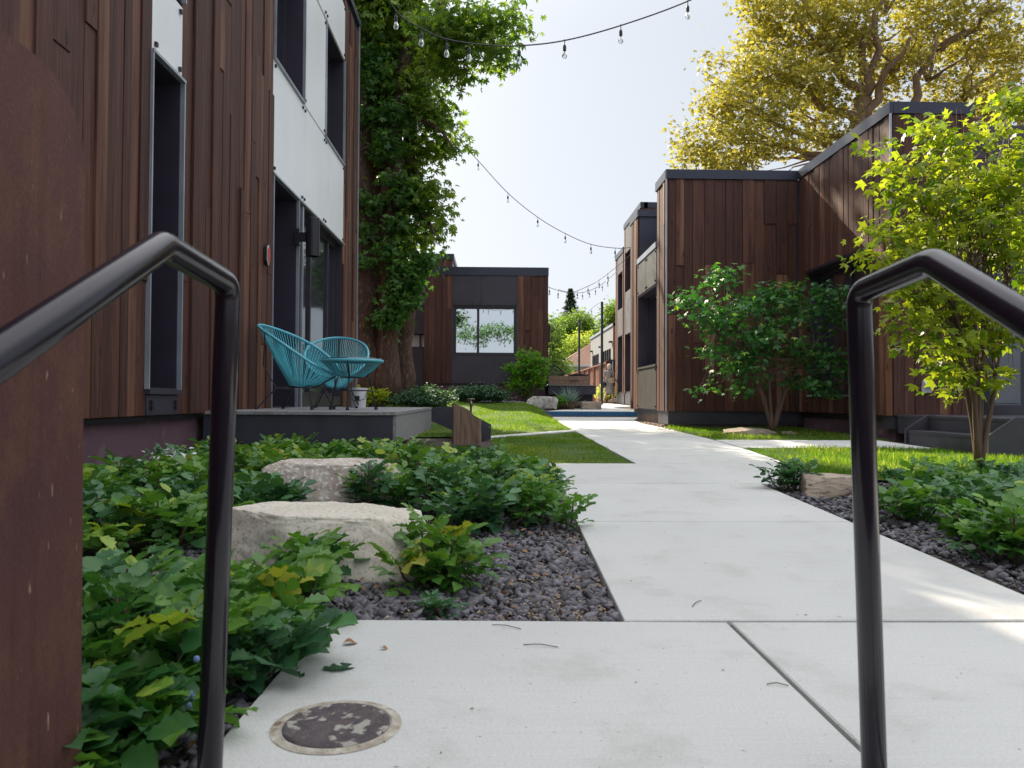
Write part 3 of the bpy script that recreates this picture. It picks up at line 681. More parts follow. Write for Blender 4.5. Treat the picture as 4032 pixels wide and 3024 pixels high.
# roof edges
bar(Hx, Ff, -.05, XB-XA-.05, TOP-.17, TOP, -.05, .06, COPING, 'roof_edge'); bar(Hx, Fw, -.005, .9, TOP-.17, TOP, -.3, .055, COPING, 'roof_edge')
bar(Hx, Fs, -.045, YA-YB-.061, TOP-.17, TOP-.002, -.3, .055, COPING, 'roof_edge'); bar(Hx, Fg, .002, XE-XB+.03, TOP-.17, TOP-.004, -.06, .05, COPING, 'roof_edge')
bar(Hx, Fw, .89, 2.9, 3.0, 3.11, -.3, .05, TRIM, 'parapet_coping'); bar(Hx, Fw, 2.85, 3.8, TOP-.2, TOP-.06, -.3, .055, COPING, 'roof_edge')
q = MB(); q.box(XA+.0, XA+.78, YA+2.83, YA+2.9, 3.11, TOP-.2); q.build('roof_block', COPING, Hx)
q = MB(); q.box(XA-.05, XA+.83, YA+2.78, YA+2.849, TOP-.2, TOP-.05); q.build('roof_edge', COPING, Hx)
for i in range(7):
    q = MB(); z = 3.22+i*.14; q.box(XA+.66, XA+.69, YA+.9, YA+2.8, z, z+.05); q.build('slat', W_DARK, Hx)
q = MB(); q.box(XA+.70, XA+.74, YA+.9, YA+2.8, 3.1, 3.95); q.build('screen_wall', PANEL, Hx)
panel(Hx, Fw, .9, 1.9, 2.29, 2.99, PANELG); panel(Hx, Fw, 1.9, 2.88, 2.29, 2.99, PANELG)
panel(Hx, Fw, .9, 2.88, ZC+.02, .66, PANELW)
bar(Hx, Fw, .89, 2.89, .66, .70, -.1, .05, PANELW, 'sill')
window(Hx, Fw, .9, 2.85, .70, 2.27, .25, mull=(1.25, 1.7), gm=G_MID)
# corner trims and foundations
q = MB(); q.box(XA-.052, XA-.028, YA-.05, YA-.026, ZC, TOP-.171); q.build('corner_trim', TRIM, Hx)
q = MB(); q.box(XB-.05, XB-.024, YB-.05, YB-.024, 2.6, TOP-.171); q.build('corner_trim', TRIM, Hx)
q = MB(); q.box(XB-.06, XB-.001, YA-.058, YA-.001, ZC, TOP-.172); q.build('corner_trim', COPING, Hx)
q = MB(); q.box(XA+.12, XB-.001, YA+.08, YA+.3, -.62, ZC-.09); q.box(XA+.12, XA+.3, YA+.301, YA+3.7, -.62, ZC-.09); q.build('foundation', FOUNDL, Hx)
q = MB(); q.box(XB+.08, XB+.3, YB+.08, YA-.0, -.65, ZC-.09); q.box(XB+.301, XE, YB+.08, YB+.3, -.65, ZC-.09); q.build('foundation', FOUND, Hx)
q = MB(); q.box(XA+.05, XB+.05, YA+.03, YA+.3, ZC-.088, ZC-.002); q.box(XA+.05, XA+.3, YA+.301, YA+3.72, ZC-.088, ZC-.002); q.box(XB+.052, XB+.3, YB+.03, YA+.029, ZC-.088, ZC-.002); q.box(XB+.302, XE, YB+.03, YB+.3, ZC-.088, ZC-.002); q.build('skirt', BLACKM, Hx)
# low rear wing with slat screen
q = MB(); q.box(XE+.0, 11, 12.2, 12.5, -.4, 2.4); q.build('rear_wall', PANELD, Hx)
for i in range(16):
    z = .0+i*.15
    q = MB(); q.box(7.3, 10.5, 11.55, 11.58, z, z+.06); q.build('screen_slat', GREYP, Hx)
for i in range(5):
    z = 3.05+i*.22
    q = MB(); q.box(XE+.05, 10.5, 13.2, 13.23, z, z+.05); q.build('trellis_slat', GREYP, Hx)
# wall boxes
El = thing('electrical_box', 'tall grey electrical cabinet on the wall behind the lime maple stems', 'cabinet', (6.95, 10.7, .35))
q = MB(); q.box(0, .42, 0, .14, -.4, .75); q.build('body', GREYP, El); q = MB(); q.box(.02, .40, -.012, -.001, -.37, .72); q.build('door', GREYP, El)
Ve = thing('dryer_vent', 'small white vent hood on the dark timber wall left of the steps', 'vent', (at(2011,828,10.8).x, 10.79, at(2011,828,10.8).z))
q = MB(); q.add([(-.06,0,.07),(.07,0,.07),(.07,0,-.03),(-.06,0,-.03),(-.06,-.03,.075),(.055,-.03,.075),(.09,-.12,-.02),(-.045,-.12,-.02)], [(0,1,5,4),(4,5,6,7),(1,2,6,5),(0,4,7,3)]); q.build('hood', WHITEP, Ve)
q = MB(); q.box(-.07, .06, -.03, 0, -.10, -.005); q.build('flap_box', WHITEP, Ve); q = MB(); q.box(-.02, .05, -.125, -.115, -.015, .035); q.build('grille', GREYP, Ve)
STEPM = mat('charcoal_step_paint', (.055,.052,.068), (.04,.038,.052), 4, .55)
# right deck and steps
Dk = thing('deck', 'grey timber porch with two wide steps at the right house', 'porch', (0,0,0))
q = MB(); q.box(5.66, 9.5, 8.34, 10.78, -.222, -.19); q.build('deck_boards', STEPM, Dk)
q = MB(); q.box(5.67, 5.70, 8.36, 10.0, -.38, -.223); q.build('riser', STEPM, Dk); q = MB(); q.box(5.38, 5.67, 8.36, 9.98, -.41, -.38); q.build('tread', STEPM, Dk)
q = MB(); q.box(5.39, 5.42, 8.36, 9.98, -.6, -.411); q.build('riser', STEPM, Dk)
q = MB(); q.box(5.67, 9.5, 8.34, 8.37, -.5, -.223); q.build('fascia', W_DECK, Dk); q = MB(); q.box(5.67, 5.70, 10.03, 10.78, -.45, -.223); q.build('fascia', W_DECK, Dk)
for yy in (8.3, 10.0):
    q = MB(); v = []; pr = [(5.36,-.62),(5.36,-.37),(5.66,-.175),(5.75,-.175),(5.75,-.62)]
    for d in (0, .03): v += [(a, yy+d, b) for a, b in pr]
    n = len(pr); q.add(v, [tuple(range(n)), tuple(range(2*n-1, n-1, -1))]+[(i, n+i, n+(i+1)%n, (i+1)%n) for i in range(n)]); q.build('stringer', STEPM, Dk)

# --- far right two-storey houses -------------------------------------------
def farhouse(label, X, y0, y1, ztop, cols, seed, w=5, frontw=3.0):
    h = thing('house', label, 'house', (0,0,0)); zb = .25
    F = ((X, y0), (0, 1), (-1, 0)); W = y1-y0; holes = [(a, b, -.2, ztop) for a, b, _ in cols]
    boards(h, F, W, zb, ztop-.2, holes, seed, .16, brk=.1, bias=.15)
    q = MB(); skin(q, F, W, -.2, ztop-.1, [(a+.02, b-.02, c, d) for a, b, ws in cols for c, d in ws], -.2, -.004); q.box(X+.205, X+w, y0+.01, y1, -.3, ztop-.1); q.build('wall', PANELD, h)
    for a, b, ws in cols:
        zs = sorted([zb]+[v for w2 in ws for v in w2]+[ztop-.2])
        for c, d in ws: window(h, F, a+.02, b-.02, c, d, .15)
        edges = [zb]+[v for w2 in sorted(ws) for v in w2]+[ztop-.2]
        for k in range(0, len(edges), 2):
            if edges[k+1]-edges[k] > .1: panel(h, F, a, b, edges[k], edges[k+1], PANELG, bolts=False)
    Fn = ((X, y0), (1, 0), (0, -1)); boards(h, Fn, frontw, zb, ztop-.2, [], seed+1, .17)
    bar(h, F, -.05, W+.05, ztop-.2, ztop, -.2, .06, COPING, 'roof_edge'); bar(h, Fn, .07, w, ztop-.2, ztop-.003, -.1, .05, COPING, 'roof_edge')
    q = MB(); q.box(X+.1, X+w, y0+.1, y1, -.3, zb-.01); q.build('foundation', FOUND, h)
    return h
farhouse('tall two-storey timber house beyond the blue step, its white-grey panels in two rows', 5.12, 27.0, 30.5, 6.95, [(2.0, 3.3, [(.3, 2.55), (4.2, 5.75)])], 41)
farhouse('farthest two-storey timber house on the right beside the woman', 5.12, 30.7, 32.7, 6.1, [(.15, 1.45, [(.3, 2.6), (3.7, 5.2)])], 43)

# ------------------------------------------------------------------ small deck with planter right of middle house
Pd = thing('deck', 'small charcoal deck right of the middle house under the timber box', 'deck', (0,0,0))
q = MB(); q.box(1.56, 2.95, 22.6, 25.5, .14, .40); q.build('fascia', W_DECK, Pd); q = MB(); q.box(1.55, 2.97, 22.57, 25.5, .402, .42); q.build('deck_boards', W_TOP, Pd)
q = MB(); q.box(1.6, 2.9, 22.9, 25.3, -.35, .139); q.build('dark_void', BLACKM, Pd)  # black block stands in for the shaded void under the deck
Pb = thing('planter_box', 'long brown timber planter box on the small deck', 'planter', (0,0,0))
for i in range(2):
    q = MB(); q.box(1.57, 2.78, 22.68, 23.1, .422+i*.135, .422+i*.135+.131, random.random()); q.build('plank', WOODRAW, Pb)
q = MB(); q.tube([(2.22,22.66,.55),(2.42,22.66,.55)], .012); q.lathe([(.03,-.01),(.03,.01)], (2.22,22.66,.55)); q.lathe([(.03,-.01),(.03,.01)], (2.42,22.66,.55)); q.build('iron_handle', BLACKM, Pb)
Bl = thing('stone_block', 'long grey stone block at the end of the raised path planting', 'stone block', (0,0,0))
q = MB(); q.box(2.46, 3.02, 21.9, 22.3, -.3, -.06); o = q.build('block', GRANITE2, Bl); md = o.modifiers.new('b', 'BEVEL'); md.width = .02

# ------------------------------------------------------------------ rocks
def rock(label, cx, cy, zb, sx, sy, sz, seed, m, rough=.16, top=0., group=None, tilt=0., flat=False):
    bm = bmesh.new(); bmesh.ops.create_cube(bm, size=2); bmesh.ops.subdivide_edges(bm, edges=bm.edges[:], cuts=22, use_grid_fill=True)
    off = Vector((seed*3.1, seed*1.7, seed)); rq = random.Random(seed); cuts = []
    for k_ in range(13):
        n_ = Vector((rq.uniform(-1,1), rq.uniform(-1,1), rq.uniform(-.5,.9))).normalized(); cuts.append((n_, rq.uniform(.72,.97)))
    if flat: cuts += [(Vector((.04,-.03,1)).normalized(), .58), (Vector((-.1,-1,.22)).normalized(), .72), (Vector((.9,-.5,.2)).normalized(), .85)]
    for v in bm.verts:
        c = v.co.copy(); l = (abs(c.x)**7+abs(c.y)**7+abs(c.z)**7)**(1/7); c = c/l
        big = noise.noise(c*1.1+off); mid_ = noise.noise(c*2.7+off); sm = noise.noise(c*7+off); fine = noise.noise(c*18+off)
        f = 1+rough*(.7*big+.3*mid_)
        c = c*(f/1.0); f = 1
        for n_, d_ in cuts:
            e_ = c.dot(n_)-d_
            if e_ > 0: c = c-n_*e_*.96
        c = c*(1+rough*(.16*mid_+.22*sm+.14*fine))
        c = Vector((c.x*f*sx/2, c.y*f*sy/2, c.z*(1+rough*.5*(mid_+.3*sm+.15*fine))*sz/2))
        c.z += top*c.x + sz/2; c.z -= .04
        v.co = c
    me = bpy.data.meshes.new('boulder'); bm.to_mesh(me); bm.free(); me.materials.append(m)
    me.polygons.foreach_set('use_smooth', [True]*len(me.polygons))
    o = bpy.data.objects.new('boulder', me); COL.objects.link(o); o.location = (cx, cy, zb); o.rotation_euler = (0, 0, tilt)
    return tag(o, label, 'boulder', group)
rock('speckled grey boulder with flat brown top, the rear of the two in the left bed', -.90, 4.4, -.62, 1.0, .7, .385, 1, LICHEN, .10, flat=True)
rock('big pale speckled boulder, the front one of the two in the left bed', -.565, 2.88, -.62, .80, .60, .315, 2, GRANITE, .09, flat=True)
rock('tan layered rock in the right bed just left of the rail post', 2.24, 5.08, -.62, .46, .34, .21, 3, GRANITE2, .12, flat=True)
rock('low flat tan rock on the grass under the dark green maple', 4.0, 12.1, -.56, .9, .6, .17, 4, GRANITE2, .16, -.03)
rock('small stone beside the stem of the dark green maple', 4.68, 12.2, -.55, .3, .25, .10, 5, GRANITE2, .16)
rock('angular pale boulder in front of the middle house by the blue step', 1.30, 21.4, -.25, .92, .6, .46, 6, GREYROCK, .08, flat=True)
rock('tan flat rock behind the feet of the woman', 5.25, 33.3, -.2, .9, .5, .3, 7, GRANITE2, .2)

# ------------------------------------------------------------------ steel cheek wall and handrails
C = thing('steel_wall', 'rusted steel stair cheek wall at the left edge with a rounded top corner', 'wall', (0,0,0))
q = MB(); pr = [(-.3,-.9),(1.185,-.9),(1.165,.30)]
for k in range(9):
    a = R(90*k/8); pr.append((1.04+.125*math.cos(a), .33+.125*math.sin(a)))
pr += [(-.3,.46)]
n = len(pr); v = [(-.615, a, b) for a, b in pr]+[(-.70, a, b) for a, b in pr]
q.add(v, [tuple(range(n-1,-1,-1)), tuple(range(n, 2*n))]+[(i, (i+1)%n, n+(i+1)%n, n+i) for i in range(n)]); q.build('steel_plate', RUST, C)
def rail(label, pts, X0):
    h = thing('handrail', label, 'handrail', (0,0,0))
    P = [Vector(p) for p in pts]; out = [P[0]]
    for i in range(1, len(P)-1):
        a, b, c = P[i-1], P[i], P[i+1]; r = .028 if i == 2 else .012
        p0 = b+(a-b).normalized()*r; p1 = b+(c-b).normalized()*r
        for k in range(6):
            t = k/5; out.append(p0*(1-t)**2+b*2*t*(1-t)+p1*t*t)
    out.append(P[-1])
    k = len(out)-1
    q = MB(); q.tube(out, .0188, 20); q.build('rail', RAILM, h, True)
    return h
def nearer(P, k=.93): return [tuple(c*k for c in p) for p in P]
rail('black tube handrail on the left with its post in front of the shrubs', nearer([(-.445,.25,-.19),(-.452,1.055,.206),(-.447,1.30,.19),(-.469,1.30,-.66)]), 0)
rail('black tube handrail on the right with its post standing on the slab', nearer([(.63,.25,-.25),(.63,1.10,.202),(.617,1.30,.185),(.642,1.30,-.66)]), 0)

# ------------------------------------------------------------------ cover, leaves and twigs on the slab
Cv = thing('cleanout_cover', 'round worn iron cover set in the front concrete slab', 'cover', (at(735,1563,1.43).x, 1.435, -.6))
q = MB(); q.lathe([(.118,.0012),(.10,.0035),(.098,.001)], (0,0,0), 48); q.build('cement_ring', RING, Cv)
q = MB(); q.lathe([(0,.0055),(.093,.0055),(.0965,.003),(.0965,.0)], (0,0,0), 48)
q.build('lid', IRON, Cv)
def curl(label, x, y, s, rz, name='dead_leaf'):
    rg = random.Random(int(x*7+y)); V = []; Fq = []
    for i in range(7):
        t = i/6; w = .35*math.sin(math.pi*min(1, t*.9+.08))
        for k in (-1, 0, 1): V.append((k*w+rg.uniform(-.03,.03), t, .12+.22*abs(k)*math.sin(t*4)+.15*math.sin(t*5+k)))
    for i in range(6):
        for k in range(2): a = i*3+k; Fq.append((a, a+1, a+4, a+3))
    q = MB(); q.add([(a*s, b*s, c*s*.6) for a, b, c in V], Fq); o = q.build(name, DEAD); o.location = (*at(x, y, 1)[:0], *[0,0,0]) if False else (atx(x, 1002.6/(y-862)), 1002.6/(y-862), -.597); o.rotation_euler = (0,0,rz)
    tag(o, label, 'leaf')
curl('curled tan dead leaf on the slab above the round cover', 748, 1390, .034, -1.2)
curl('tiny dark dead leaf on the slab right of the curled tan one', 828, 1399, .018, -1.7)
def twig(label, x0, y0, x1, y1, r=.0011):
    a = Vector((atx(x0, 1002.6/(y0-862)), 1002.6/(y0-862), -.597)); b = Vector((atx(x1, 1002.6/(y1-862)), 1002.6/(y1-862), -.597))
    m_ = (a+b)/2+Vector((0,.004,.003)); q = MB(); q.tube([a, a.lerp(m_,.5)+Vector((0,.002,0)), m_, b], r, 5); tag(q.build('twig', BARK), label, 'twig')
twig('upper of the two thin twigs on the front slab', 1066, 1349, 1128, 1358)
twig('lower thin twig lying across the front slab', 1133, 1392, 1208, 1397)
twig('short bent twig on the middle slab left of the right rail', 1498, 1310, 1517, 1297)
twig('thin twig beside the diagonal slab joint', 1660, 1478, 1707, 1481)
rgc = np.random.default_rng(31); nC = 130; CC = np.stack([rgc.uniform(-.4,2.6,nC), rgc.uniform(1.3,7,nC), np.full(nC,-.5985)], 1)
V, F_ = place(SMALL, np.array(SMALLF), CC, rgc.normal(size=(nC,3))*[1,1,.1], rgc.normal(size=(nC,3))*.2+[0,0,1], rgc.uniform(.004,.013,nC))
tag(npmesh('debris', V, F_, np.repeat(rgc.random(nC),2), DEAD), kind='stuff')
# edging
q = MB(); q.tube([(-.15,6.12,-.585),(.10,6.09,-.58),(.34,6.03,-.58),(.42,5.85,-.585),(.455,5.5,-.59)], .018, 8); tag(q.build('edging', GREYP, None, True), 'curved grey edging strip between lawn and gravel', 'edging')

# ------------------------------------------------------------------ log with tap
Lg = thing('tap_post', 'short weathered timber post with a slanted top beside the deck stairs', 'post', (-.36, 9.8, -.57)); Lg.rotation_euler = (0,0,.12)
bm = bmesh.new(); bmesh.ops.create_cube(bm, size=1); bmesh.ops.subdivide_edges(bm, edges=bm.edges[:], cuts=7, use_grid_fill=True)
for v in bm.verts:
    x, y, z = v.co; zt_ = .52-.17*(x+.5)-.04*(x > .2)+.015*noise.noise(Vector((x*5,y*5,0)))
    v.co = Vector((x*.345*(1+.04*noise.noise(Vector((y*3,z*4,1)))), y*.26, (z+.5)*zt_)); v.co.y += .012*noise.noise(Vector((x*9, z*2, 4)))
me = bpy.data.meshes.new('timber'); bm.to_mesh(me); bm.free(); me.materials.append(WOODRAW); o = bpy.data.objects.new('timber', me); COL.objects.link(o); o.parent = Lg
q = MB(); q.tube([(.05,-.03,.40),(.05,-.03,.50),(.05,-.06,.53),(.05,-.10,.52),(.05,-.115,.48)], .014, 8); q.build('tap', BRASS, Lg, True)
q = MB(); q.tube([(.0,-.03,.565),(.10,-.03,.565)], .01, 6); q.tube([(.05,-.03,.50),(.05,-.03,.57)], .008, 6); q.build('tap_handle', BRASS, Lg, True)

# ------------------------------------------------------------------ string chairs and table
def chair(name, label, loc, rz, cm=CORD, rm=CORDL, s=1.0):
    h = thing(name, label, 'chair', loc, rz, None); h.scale = (s, s, s)
    # local: faces +x. rim: egg loop, hub: small oval at the seat bottom
    n = 84; rim = []; hub = []
    for i in range(n):
        t = 2*math.pi*i/n; c, s_ = math.cos(t), math.sin(t)
        u = (1-c)/2                                      # 0 = front, 1 = back top
        x = .40-.86*u; z = .36+.53*u + .05*math.sin(math.pi*u); w = .375*(1+.06*c)
        rim.append(Vector((x, s_*w, z)))
        hub.append(Vector((-.02+.10*c, s_*.09, .235-.01*c)))
    q = MB(); q.tube(rim, .0155, 8, closed=True); q.build('rim', rm, h, True)
    q = MB()
    for a, b in zip(rim, hub):
        m_ = a.lerp(b, .55)+Vector((0,0,-.02)); q.tube([a, m_, b], .0042, 4, cap=False)
    q.build('cords', cm, h)
    q = MB(); q.tube(hub, .010, 6, closed=True); q.build('hub_ring', BLACKM, h, True)
    for a, b, c in (((-.08,.05,.24),(-.20,.16,.22),(-.36,.27,.0)), ((-.08,-.05,.24),(-.20,-.16,.22),(-.36,-.27,.0)), ((.05,.05,.22),(.16,.15,.24),(.25,.25,.0)), ((.05,-.05,.22),(.16,-.15,.24),(.25,-.25,.0))):
        q = MB(); q.tube([a, b, c], .0085, 6); q.lathe([(0,0),(.017,0),(.017,.03),(0,.03)], c, 10); q.build('leg', BLACKM, h)
    q = MB(); q.tube([rim[0]+Vector((-.01,0,-.015)), (.2,0,.25), (.0,0,.228), (-.2,0,.42), rim[n//2]+Vector((.01,0,-.02))], .007, 6)
    q.tube([(-.20,.16,.22),(-.20,-.16,.22)], .007, 6); q.tube([(.16,.15,.24),(.16,-.15,.24)], .007, 6)
    for sg in (-1, 1): q.tube([(-.20,.16*sg,.22), (-.30,.24*sg,.45), rim[int(n*(.5-.17*sg))]], .007, 6)
    q.build('frame', BLACKM, h)
    return h
chair('string_chair', 'turquoise string lounge chair nearest the timber wall, seen from its side', (-2.03, 8.15, ZD), R(-14))
chair('string_chair', 'turquoise string lounge chair facing the viewer behind the round table', (-1.93, 9.45, ZD), R(-82))
T = thing('side_table', 'round turquoise string side table with a glass top in front of the chairs', 'table', (-1.47, 7.95, ZD), .3)
rim = []; hub = []
for i in range(60):
    t = 2*math.pi*i/60; rim.append(Vector((.31*math.cos(t), .31*math.sin(t), .50))); hub.append(Vector((.11*math.cos(t), .11*math.sin(t), .335)))
q = MB(); q.tube(rim, .0145, 8, closed=True); q.build('rim', CORDL, T, True)
q = MB()
for a, b in zip(rim, hub): q.tube([a, a.lerp(b,.5)+Vector((0,0,-.015)), b], .0042, 4, cap=False)
q.build('cords', CORD, T)
q = MB(); q.tube(hub, .008, 6, closed=True); q.build('hub_ring', BLACKM, T)
q = MB(); q.lathe([(0,.524),(.305,.524),(.308,.52),(.305,.516),(0,.516)], (0,0,0), 48); q.build('glass_top', G_MID, T)
for k in range(3):
    a = R(120*k+15); c, s = math.cos(a), math.sin(a)
    q = MB(); q.tube([(.29*c,.29*s,.48),(.17*c,.17*s,.35),(.20*c,.20*s,.30),(.27*c,.27*s,0)], .008, 6); q.lathe([(0,0),(.017,0),(.017,.03),(0,.03)], (.27*c,.27*s,0), 10); q.build('leg', BLACKM, T)
q = MB(); q.tube([(.215*math.cos(R(k*12)), .215*math.sin(R(k*12)), .20) for k in range(30)], .006, 5, closed=True); q.build('leg_ring', BLACKM, T)
B = thing('bucket', 'white lidded bucket on the deck behind the round table', 'bucket', (at(776,870,9.9).x, 9.9, ZD))
q = MB(); q.lathe([(0,.0),(.09,0),(.105,.22),(.112,.22),(.112,.25),(0,.255)], (0,0,0), 24); q.build('pail', WHITEP, B, False)
q = MB(); q.tube([(-.11,0,.2),(-.09,-.09,.11),(0,-.125,.08),(.09,-.09,.11),(.11,0,.2)], .004, 6); q.build('handle', BLACKM, B)
q = MB(); q.box(-.025,.03,-.104,-.097,.09,.15); q.build('print', BLACKM, B)
# black chair and fire bowl on the small deck
c_ = chair('string_chair', 'black string lounge chair half hidden beyond the middle house corner', (1.75, 24.0, .42), R(5), BLACKM, BLACKM, 1.0)
Fb_ = thing('fire_bowl', 'shallow black bowl table on the small deck beside the timber box', 'bowl', (at(1251,805,23.8).x, 23.8, .42))
q = MB(); q.lathe([(0,.10),(.12,.10),(.26,.22),(.33,.33),(.35,.33),(.35,.35),(.31,.35),(0,.30)], (0,0,0), 24); q.build('bowl', BLACKM, Fb_)
for k in range(3):
    a = R(120*k); q = MB(); q.tube([(.15*math.cos(a),.15*math.sin(a),.12),(.22*math.cos(a),.22*math.sin(a),0)], .012, 6); q.build('leg', BLACKM, Fb_)

# ------------------------------------------------------------------ fence, poles, far houses
def fencerun(label, p0, p1, h, m, n, zf):
    t = thing('fence', label, 'fence', (0,0,0)); a = Vector(p0); b = Vector(p1); d = (b-a); L = d.length; d.normalize(); nn = Vector((-d.y, d.x))
    Fx = ((a.x, a.y), (d.x, d.y), (nn.x, nn.y)); z0 = zf
    q = MB(); w = L/n
    for i in range(n): q.fbox(Fx, i*w+.01, (i+1)*w-.01, z0, z0+h-.1, 0, .03+.015*(i%2), random.random())
    q.build('board_panel', m, t)
    k = int(L/2.4)+1
    for i in range(k+1):
        q = MB(); q.fbox(Fx, i*L/k-.06, i*L/k+.06, z0, z0+h+.02, .046, .13); q.build('post', m, t)
    q = MB(); q.fbox(Fx, -.06, L+.06, z0+h-.099, z0+h-.04, -.03, .14); q.build('top_rail', m, t); return t
fencerun('sunlit red-brown board fence running away behind the woman', (5.0,34), (5.0,54), 1.85, W_RED, 110, -.15)
fencerun('short dark fence panel across from the woman to the farthest timber house', (6.2,34.0), (5.02,34.0), 1.95, PANELD, 8, -.15)
for lb, px, Y, top in (('nearer black pole carrying string lights beside the woman', 1300.5, 30.0, 650), ('farther black pole standing beyond the fire bowl', 1251, 37.0, 691)):
    t = thing('light_pole', lb, 'pole', (atx(px, Y), Y, -.2)); q = MB(); q.box(-.045,.045,-.045,.045,0,atz(top,Y)+.2); q.build('pole', BLACKM, t)
    q = MB(); q.tube([(0,-.05,atz(top,Y)+.1),(0,-.1,atz(top,Y)+.1)], .01, 6); q.build('hook', BLACKM, t)
# grey building
Y0, Y1, X0 = 59, 73, 9.0
Hg = thing('house', 'grey panelled building with a row of windows beyond the red fence', 'house', (0,0,0)); F = ((X0, Y0), (0,1), (-1,0)); zt = 5.65
wins = [(1.2+i*1.15, 2.1+i*1.15, 2.3, 4.0) for i in range(4)]+[(8.2+i*1.15, 9.1+i*1.15, 2.3, 4.0) for i in range(4)]
q = MB(); skin(q, F, Y1-Y0, -.2, zt, wins, -.3, 0); q.box(X0+.31, X0+12, Y0+.01, Y1, -.2, zt-.2); q.build('wall', SIDING, Hg)
for w in wins: window(Hg, F, *w, .1, gm=G_MID, fw=.08)
q = MB(); q.fbox(F, -.1, Y1-Y0, zt+.001, zt+.2, -.4, .08); q.build('roof_edge', TRIM, Hg)
q = MB(); q.box(X0-.02, X0+1.2, Y0-.1, Y0-.001, -.2, zt+.2); q.build('end_wall', W_RED, Hg)
for u in (.6, 6.6, 12.6):
    q = MB(); q.fbox(F, u-.25, u+.25, 4.4, 4.52, 0, .25); q.build('wall_light', BLACKM, Hg)
# red roof house
Hh = thing('house', 'small pale house with a brown-red shingled roof and brick chimney beyond the fence', 'house', (0,0,0)); Y = 74
q = MB(); q.box(6.6, 16, Y+.5, Y+8, -.2, 3.3); q.build('wall', STUCCO, Hh)
q = MB(); q.add([(5.9,Y-.1,3.3),(17,Y-.1,3.3),(17,Y+8.6,3.3),(5.9,Y+8.6,3.3),(10.4,Y+4.3,6.2),(13,Y+4.3,6.2)], [(0,1,5,4),(1,2,5),(2,3,4,5),(3,0,4),(0,3,2,1)])
rf = q.build('roof', SHINGLE, Hh); q = MB(); q.box(5.85, 17.05, Y-.15, Y-.11, 3.15, 3.36); q.build('gutter', STUCCO, Hh)
q = MB(); q.box(9.6, 10.3, Y+2, Y+2.7, 4, 6.3); q.build('chimney', BRICKM, rf)
q = MB(); q.box(7.2, 8.6, Y+.42, Y+.49, 1.6, 2.8); q.build('window', G_DARK, Hh)

# ------------------------------------------------------------------ foliage tools
def curve(p0, p1, k=5, wob=.1, rg=None, lift=0.):
    rg = rg or random; P = []
    for i in range(k+1):
        t = i/k; p = Vector(p0).lerp(Vector(p1), t); w = math.sin(math.pi*t)
        P.append(p+Vector((rg.uniform(-wob,wob)*w, rg.uniform(-wob,wob)*w, lift*w)))
    return P
def foliage(name, parent, blobs, n, size, T, TF, m, seed, clump=.35, droop=.3, sub=None, loc=(0,0,0)):
    rg = np.random.default_rng(seed); vol = np.array([b[3]*b[4]*b[5] for b in blobs])**.67; vol = vol/vol.sum()
    C = []; D = []
    for b, f in zip(blobs, vol):
        c = np.array(b[:3]); r = np.array(b[3:6]); k = max(6, int(n*f)); ns = max(3, int(k/(sub or 22)))
        u = nrm(rg.normal(size=(ns,3)))*(rg.random((ns,1))**.45)
        sc = c+u*r
        idx = rg.integers(0, ns, k)
        off = rg.normal(size=(k,3))*clump*np.array([1,1,.55])
        P = sc[idx]+off; C.append(P); D.append(nrm(P-c+rg.normal(size=(k,3))*r.mean()*.5))
    C = np.concatenate(C)-np.array(loc); D = np.concatenate(D); k = len(C)
    yd = D*np.array([1,1,.3])+rg.normal(size=(k,3))*.45; yd[:,2] -= droop
    nd = rg.normal(size=(k,3))*.55+np.array([0,0,1.]); s = size*rg.uniform(.65,1.3,k)
    V, F = place(T, TF, C, yd, nd, s)
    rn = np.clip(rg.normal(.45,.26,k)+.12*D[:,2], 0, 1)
    return npmesh(name, V, F, np.repeat(rn, len(TF)), m, parent)
def pxb(x, y, rx, ry, Y, rY):        # blob given by where it is seen, with real depth
    p = at(x, y, Y); return (p.x, p.y, p.z, rx/1671*Y, rY, ry/1671*Y)

# --- big left tree with climbing leaves
YT = 17.5
Tr = thing('tree', 'tall multi-stemmed tree wrapped in climbing leaves beside the left house', 'tree', (0,0,0))
rg = random.Random(3)
stems = [((790,846),(783,600),(772,350),(790,0),(800,-300),.30), ((812,848),(818,600),(812,350),(825,60),(860,-300),.33), ((838,850),(838,640),(842,380),(868,120),(930,-250),.27), ((866,846),(876,640),(872,500),(885,250),(990,-150),.24)]
for i, st in enumerate(stems):
    P = [at(x, y, YT+(.5 if i % 2 else -.2)) for x, y in st[:5]]; pts = []
    for a, b in zip(P, P[1:]):
        for k in range(6): t = k/6; pts.append(a.lerp(b, t)+Vector((rg.uniform(-.05,.05), rg.uniform(-.06,.06), 0)))
    pts.append(P[-1]); n = len(pts); rr = [st[5]*(1.25 if k < 2 else 1)*(1-.6*k/n)*rg.uniform(.92,1.1) for k in range(n)]
    pts[0].z -= .4
    q = MB(); q.tube(pts, rr, 14); q.build('trunk', BARK, Tr, True)
q = MB()
brs = [((868,140),(1110,60)),((860,200),(985,330)),((880,60),(1120,10)),((820,60),(700,-200)),((850,-50),(1050,-250)),((868,330),(965,480)),((872,420),(950,520)),((800,-100),(850,-500)),((840,300),(770,330)),((800,430),(775,520))]
for (a, b), (c, d) in brs:
    q.tube(curve(at(a,b,YT), at(c,d,YT+rg.uniform(-1.5,1.5)), 6, .15, rg), [.09,.075,.06,.05,.035,.02,.01], 6)
q.build('branches', BARK, Tr, True)
